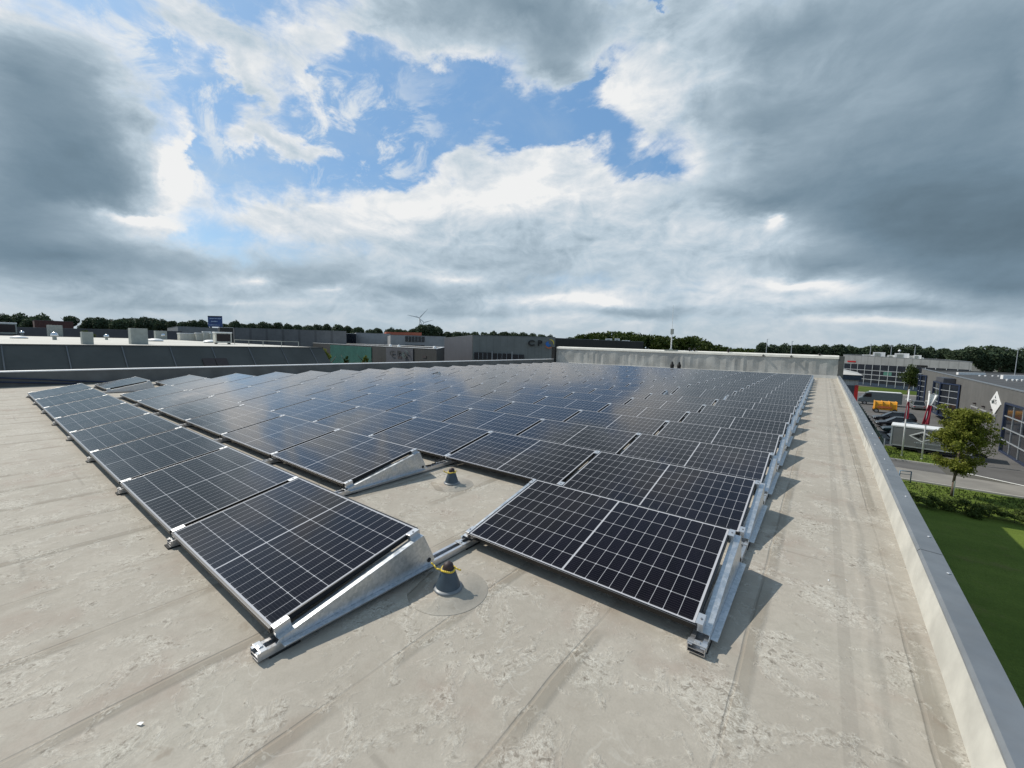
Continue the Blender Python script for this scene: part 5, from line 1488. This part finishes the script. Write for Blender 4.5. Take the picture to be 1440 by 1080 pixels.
me = text_mesh('RTS', .42, .004, 'letter_black', .01); o = link('emblem_letters', me, t); o.matrix_local = Matrix.Translation((2.35, -.024, 1.68)) @ Matrix.Rotation(math.pi / 2, 4, 'X')
b = MB(); rr = random.Random(8); x = 1.75
while x < 3.7:
    w_ = rr.uniform(.06, .13); b.box(x, x + w_, -.012, -.002, 1.0, 1.1); x += w_ + .04
b.build('lettering', 'mullion', t)
b = MB()
for z in (.72, .88): b.box(1.9, 3.7, -.012, -.002, z, z + .03)
for x in (1.9, 2.5, 3.1, 3.67): b.box(x, x + .03, -.012, -.002, .6, .9)
b.build('frame_bars', 'coping_metal', t)

# ------------------------------------------------------------------ workshop on the right
def FX(y): return 17.3 + (y - 57) * .0235
t = thing('workshop', 'long grey workshop with blue framed glass bays and roller doors on the right', 'building', (0, 0, GZ)); W = t
ZT = 6.45
b = MB(); b.face([(FX(40), 40, 0), (FX(119), 119, 0), (FX(119), 119, ZT + .3), (FX(40), 40, ZT - .15)]); b.face([(FX(119), 119, 0), (70, 119, 0), (70, 119, ZT), (FX(119), 119, ZT + .3)]); b.build('wall', 'dock_cladding', t)
b = MB(); b.face([(FX(40), 40, ZT - .35), (FX(119), 119, ZT), (70, 119, ZT - .1), (70, 40, ZT - .35)]); b.build('roof', 'dark_roof', t)
b = MB(); b.prism([(FX(40) - .06, 40, ZT - .15), (FX(40) + .3, 40, ZT - .15), (FX(40) + .3, 40, ZT - .05), (FX(40) - .06, 40, ZT - .05)], (FX(119) - FX(40), 79, .45)); b.build('roof_edge', 'coping_metal', t)
def bay(y0, y1, z0, z1, proj, rows, cols, name='glass_bay'):
    """blue framed glazing; proj > 0 makes a pointed bay of two leaves"""
    ym = (y0 + y1) / 2
    segs = [((FX(y0), y0), (FX(y1), y1))] if proj == 0 else [((FX(y0), y0), (FX(y0) - proj, lerp(y0, y1, .3))), ((FX(y0) - proj, lerp(y0, y1, .3)), (FX(y0) - proj, lerp(y0, y1, .7))), ((FX(y0) - proj, lerp(y0, y1, .7)), (FX(y1), y1))]
    g_ = None
    gm = MB(); fm = MB(); mm_ = MB()
    for (xa, ya), (xb, yb) in segs:
        A, B = Vector((xa - .06, ya, 0)), Vector((xb - .06, yb, 0)); d_ = (B - A).normalized(); n = Vector((-d_.y, d_.x, 0))
        if n.x > 0: n = -n
        gm.prism([A + Vector((0, 0, z0)), B + Vector((0, 0, z0)), B + Vector((0, 0, z1)), A + Vector((0, 0, z1))], n * .03)
        for p_ in (A, B): fm.prism([p_ - d_ * .14 + n * .031 + Vector((0, 0, z0 - .1)), p_ + d_ * .14 + n * .031 + Vector((0, 0, z0 - .1)), p_ + d_ * .14 + n * .031 + Vector((0, 0, z1 + .1)), p_ - d_ * .14 + n * .031 + Vector((0, 0, z1 + .1))], n * .12)
        for z in (z0 - .1, z1 - .05): fm.prism([A + n * .032 + Vector((0, 0, z)), B + n * .032 + Vector((0, 0, z)), B + n * .032 + Vector((0, 0, z + .2)), A + n * .032 + Vector((0, 0, z + .2))], n * .1)
        for i in range(1, rows):
            z = lerp(z0, z1, i / rows); mm_.prism([A + n * .033 + Vector((0, 0, z - .04)), B + n * .033 + Vector((0, 0, z - .04)), B + n * .033 + Vector((0, 0, z + .04)), A + n * .033 + Vector((0, 0, z + .04))], n * .07)
        for i in range(1, cols):
            p_ = lerp(A, B, i / cols); mm_.prism([p_ - d_ * .04 + n * .034 + Vector((0, 0, z0)), p_ + d_ * .04 + n * .034 + Vector((0, 0, z0)), p_ + d_ * .04 + n * .034 + Vector((0, 0, z1)), p_ - d_ * .04 + n * .034 + Vector((0, 0, z1))], n * .06)
    o = gm.build(name, 'dark_glass', W); fm.build('frame', 'window_frame_blue', o); mm_.build('glazing_bar', 'mullion', o)
bay(111.5, 116.5, .4, 5.6, .5, 5, 1)
bay(83, 95, .8, 5.5, 1.3, 5, 2)
bay(52, 62.3, .1, 4.95, 0, 4, 4)
b = MB(); b.box(FX(88) - 1.34, FX(88) - .1, 86.5, 91.5, 5.62, 6.3); b.build('bay_hood', 'slate_cladding', t)
for y0, y1 in ((65.6, 67.9), (69.2, 71.6), (73.0, 75.6)):
    b = MB(); b.box(FX(y0) - .05, FX(y0) + .2, y0, y1, .02, 3.3)
    o = b.build('roller_door', 'door_grey', t); b = MB()
    for i in range(12): b.box(FX(y0) - .07, FX(y0) - .051, y0 + .05, y1 - .05, .1 + i * .27, .13 + i * .27)
    b.build('door_slats', 'louvre_dark', o)
    b = MB(); b.box(FX(y0) - .1, FX(y0) - .002, y0 - .14, y0 - .01, .02, 3.45); b.box(FX(y0) - .1, FX(y0) - .002, y1 + .01, y1 + .14, .02, 3.45); b.box(FX(y0) - .1, FX(y0) - .002, y0 - .01, y1 + .01, 3.31, 3.45); b.build('door_frame', 'pale_cladding', o)
    b = MB(); b.box(FX(y0) - .2, FX(y0) - .002, (y0 + y1) / 2 - .2, (y0 + y1) / 2 + .2, 3.75, 3.9); b.build('wall_lamp', 'louvre_dark', t)
for y, z0, z1 in ((101.5, 2.9, 3.7), (106.5, .1, 2.3)):
    b = MB(); b.box(FX(y) - .05, FX(y) - .002, y - .6, y + .6, z0, z1); b.build('window', 'dark_glass', t)
# diamond sign on the workshop wall
ys, zs = 66.1, -3.35
s_ = thing('diamond_sign', 'white diamond sign with a dark mark on the workshop wall', 'sign', (FX(ys) - .02, ys, zs))
b = MB(); b.prism([(-.08, 0, -1.28), (-.08, 1.75, 0), (-.08, 0, 1.28), (-.08, -1.75, 0)], (.06, 0, 0)); b.build('board', 'white_paint', s_)
b = MB(); b.prism([(-.09, .3, .25), (-.09, 1.2, .2), (-.09, 1.0, -.15), (-.09, .35, -.05)], (.006, 0, 0)); b.prism([(-.09, -.15, .5), (-.09, .25, .55), (-.09, .05, .85)], (.006, 0, 0)); b.build('mark', 'logo_grey', s_)
me = text_mesh('RTS', .7, .004, 'letter_black'); o = link('letters', me, s_); o.matrix_local = Matrix.Translation((-.09, .1, .1)) @ Matrix(((0, 0, -1, 0), (-1, 0, 0, 0), (0, 1, 0, 0), (0, 0, 0, 1)))
# white kerbs on the workshop roof
for px0, py0, px1, py1, dd, lab in ((1348, 523.5, 1386, 526, 72, 'left white kerb on the workshop roof'), (1411, 527.5, 1475, 532, 62, 'right white kerb on the workshop roof')):
    p0, p1 = at(px0, py0, dd), at(px1, py1, dd); z_ = GZ + ZT - .3
    b = MB(); v_ = Vector((p1.x - p0.x, p1.y - p0.y, 0)); n_ = Vector((-v_.y, v_.x, 0)).normalized() * .35
    b.prism([(0, 0, 0), n_, n_ + Vector((0, 0, p0.z - z_)), (0, 0, p0.z - z_)], v_)
    o = b.build('roof_kerb', 'white_paint'); o.location = (p0.x, p0.y, z_); tag(o, lab, 'roof kerb', 'white kerbs on the workshop roof')
rng = random.Random(2)
for i, px in enumerate((1378, 1386, 1396, 1404, 1416, 1424, 1430, 1437)):
    q = at(px, 526 + (px - 1378) * .16 + (3 if i > 3 else 0), 58 if i > 3 else 68); s = .16
    tt = thing('roof_vent', 'small pale roof vent on the workshop, %s from the left' % nth(i + 1), 'roof vent', (q.x, q.y, GZ + ZT - .15), i, 'pale vents on the workshop roof')
    b = MB(); b.lathe([(s * .6, 0), (s * .6, s * 1.0), (s * .9, s * 1.05), (s * .8, s * 1.5), (.01, s * 1.7)], 10); b.build('cowl', 'white_paint', tt)
    b = MB(); b.box(-s, s, -s, s, -.15, .0); b.build('kerb', 'grey_box', tt)

# ------------------------------------------------------------------ office block across the field
o0, o1 = at(1186, 499, 132), at(1367.5, 509, 96)
zo0, zo1 = zat(498.7, 1186, 132), zat(509.3, 1367.5, 96)
hO = block('office_building', 'long low office block with pale fascia and dark glazing across the field', o0, o1, at(1200, 499, 175), zo0, zo1, 'grey_cladding', 'dark_roof')
D_O = lambda px: (lambda d_, r_: ((o0.x - CAM.x) * r_.y - (o0.y - CAM.y) * r_.x) / (d_.x * r_.y - d_.y * r_.x))(CF + CR * ((px - 720) / FPX) + CU * (30 / FPX), Vector((o1.x - o0.x, o1.y - o0.y)))
PO = lambda px: at(px, 510, D_O(px))
zf = lambda px: zat(511.5 + (px - 1190) * .055, px, D_O(px))
zfl = min(zf(1195), zf(1290), zf(1360))
gl = panel_on(hO, 'glazing', PO(1188), PO(1366), -6.9, -1.55, 'dark_glass', .02, .05)
for i in range(15):
    f_ = i / 14; p_, q_ = lerp(PO(1188), PO(1366), max(0, f_ - .002)), lerp(PO(1188), PO(1366), min(1, f_ + .002))
    panel_on(hO, 'mullion', p_, q_, -7.6, -1.55, 'mullion', .08, .1, gl)
for z in (-3.3, -4.6, -6.0):
    panel_on(hO, 'transom', PO(1188), PO(1366), z, z + .14, 'mullion', .08, .08, gl)
panel_on(hO, 'plinth', PO(1188), PO(1366), GZ, -6.95, 'navy_band', .02, .06)
panel_on(hO, 'blind', PO(1244.5), PO(1256), -4.4, -3.4, 'teal_glass', .075, .02, gl)
rr = random.Random(12)
for (x0, x1, y_, mt) in ((1192, 1203.5, 508, 'red_paint'), (1290, 1305, 514.5, 'letter_black')):
    x = x0
    while x < x1:
        w_ = rr.uniform(.8, 1.4); zz = zat(y_ + (x - x0) * .05, x, D_O(x)); panel_on(hO, 'lettering', PO(x), PO(min(x1, x + w_)), zz - .22, zz + .22, mt, .05, .08); x += w_ + .45
for i, (px, py, w_, h) in enumerate(((1222, 501, 15, 3), (1236, 500.5, 13, 6), (1254, 501.5, 9, 3), (1268, 502, 15, 6), (1283, 502.5, 8, 3), (1290, 503.5, 8, 5), (1297, 505, 3, 3))):
    dd = D_O(px) + 6; q = at(px, py, dd); s = dd / FPX
    tt = thing('roof_unit', 'white plant box on the office block roof, %s from the left' % nth(i + 1), 'roof unit', (q.x, q.y, q.z - .2), cam_rz(q), 'white plant boxes on the office roof')
    b = MB(); b.box(-w_ * s / 2, w_ * s / 2, -1, 1, -.4, h * s); b.build('casing', 'white_paint', tt, bevel=.04)
    b = MB(); b.box(-w_ * s * .35, w_ * s * .1, -1.05, -1.002, .1, h * s * .8); b.build('grille', 'grey_box', tt)
q = at(1265, 494, 125); tt = thing('roof_beacon', 'small white globe on a stem above the office roof', 'beacon', (q.x, q.y, q.z - 1.9)); b = MB(); b.tube((0, 0, 0), (0, 0, 1.8), .05, .04, 8); b.build('stem', 'mullion', tt); b = MB(); b.lathe([(.01, 1.7), (.3, 1.85), (.35, 2.05), (.25, 2.3), (.01, 2.4)], 12); b.build('globe', 'white_paint', tt, smooth=True)
# corner of the next building beyond the back wall
s0 = at(1183, 528, 46)
t = thing('gatehouse', 'small building corner with navy eave and red post just past the back wall', 'building', (s0.x, s0.y, GZ), .0)
e = at(1207, 530, 46); w_ = e.x - s0.x; d_ = 9
zt = zat(526.5, 1212, 46) - GZ
b = MB(); b.box(-4, w_, 0, d_, 0, zt - .6); b.build('wall', 'pale_cladding', t)
b = MB(); b.box(-4.2, w_ + .22, -.25, d_ + .2, zt - .6, zt - .05); b.build('eave_band', 'navy_band', t, bevel=.02)
b = MB(); b.mesh([(-4.2, -.25, zt - .04), (w_ + .3, -.35, zt - .04), (w_ + .3, d_, zt - .04), (-4.2, d_, zt - .04), (-1.6, 2.5, zt + .75), (-1.6, d_, zt + .75)], [(0, 1, 4), (1, 2, 5, 4), (0, 4, 5, 3)]); b.build('roof', 'light_gravel_roof', t)
b = MB(); b.box(-4, w_ - .05, -.06, -.005, 0, zt - 1.2); b.build('dark_base', 'slate_cladding', t)
b = MB(); b.box(w_ - .28, w_ + .03, -.14, -.065, 0, zt - 1.15); b.build('red_post', 'red_paint', t)
# street lamps on the horizon
for i, (px, py, dd, y1) in enumerate(((1079, 477, 190, 492), (1114, 480, 190, 494), (1225, 484, 150, 500), (1254, 487, 150, 500), (1287.5, 486, 130, 505), (1432, 490, 70, 526))):
    q = at(px, py, dd); H_ = q.z - GZ
    tt = thing('street_lamp', 'thin grey lamp post on the skyline, %s from the left' % nth(i + 1), 'street lamp', (q.x, q.y, GZ), i, 'lamp posts on the right skyline')
    r_ = .0011 * dd * (1 if i < 5 else .9); b = MB(); b.tube((0, 0, 0), (0, 0, H_), r_, r_ * .6, 8); b.build('pole', 'mullion', tt)
    b = MB(); b.box(-.12, .9, -.12, .12, H_ - .02, H_ + .1); b.build('lamp_head', 'mullion', tt)
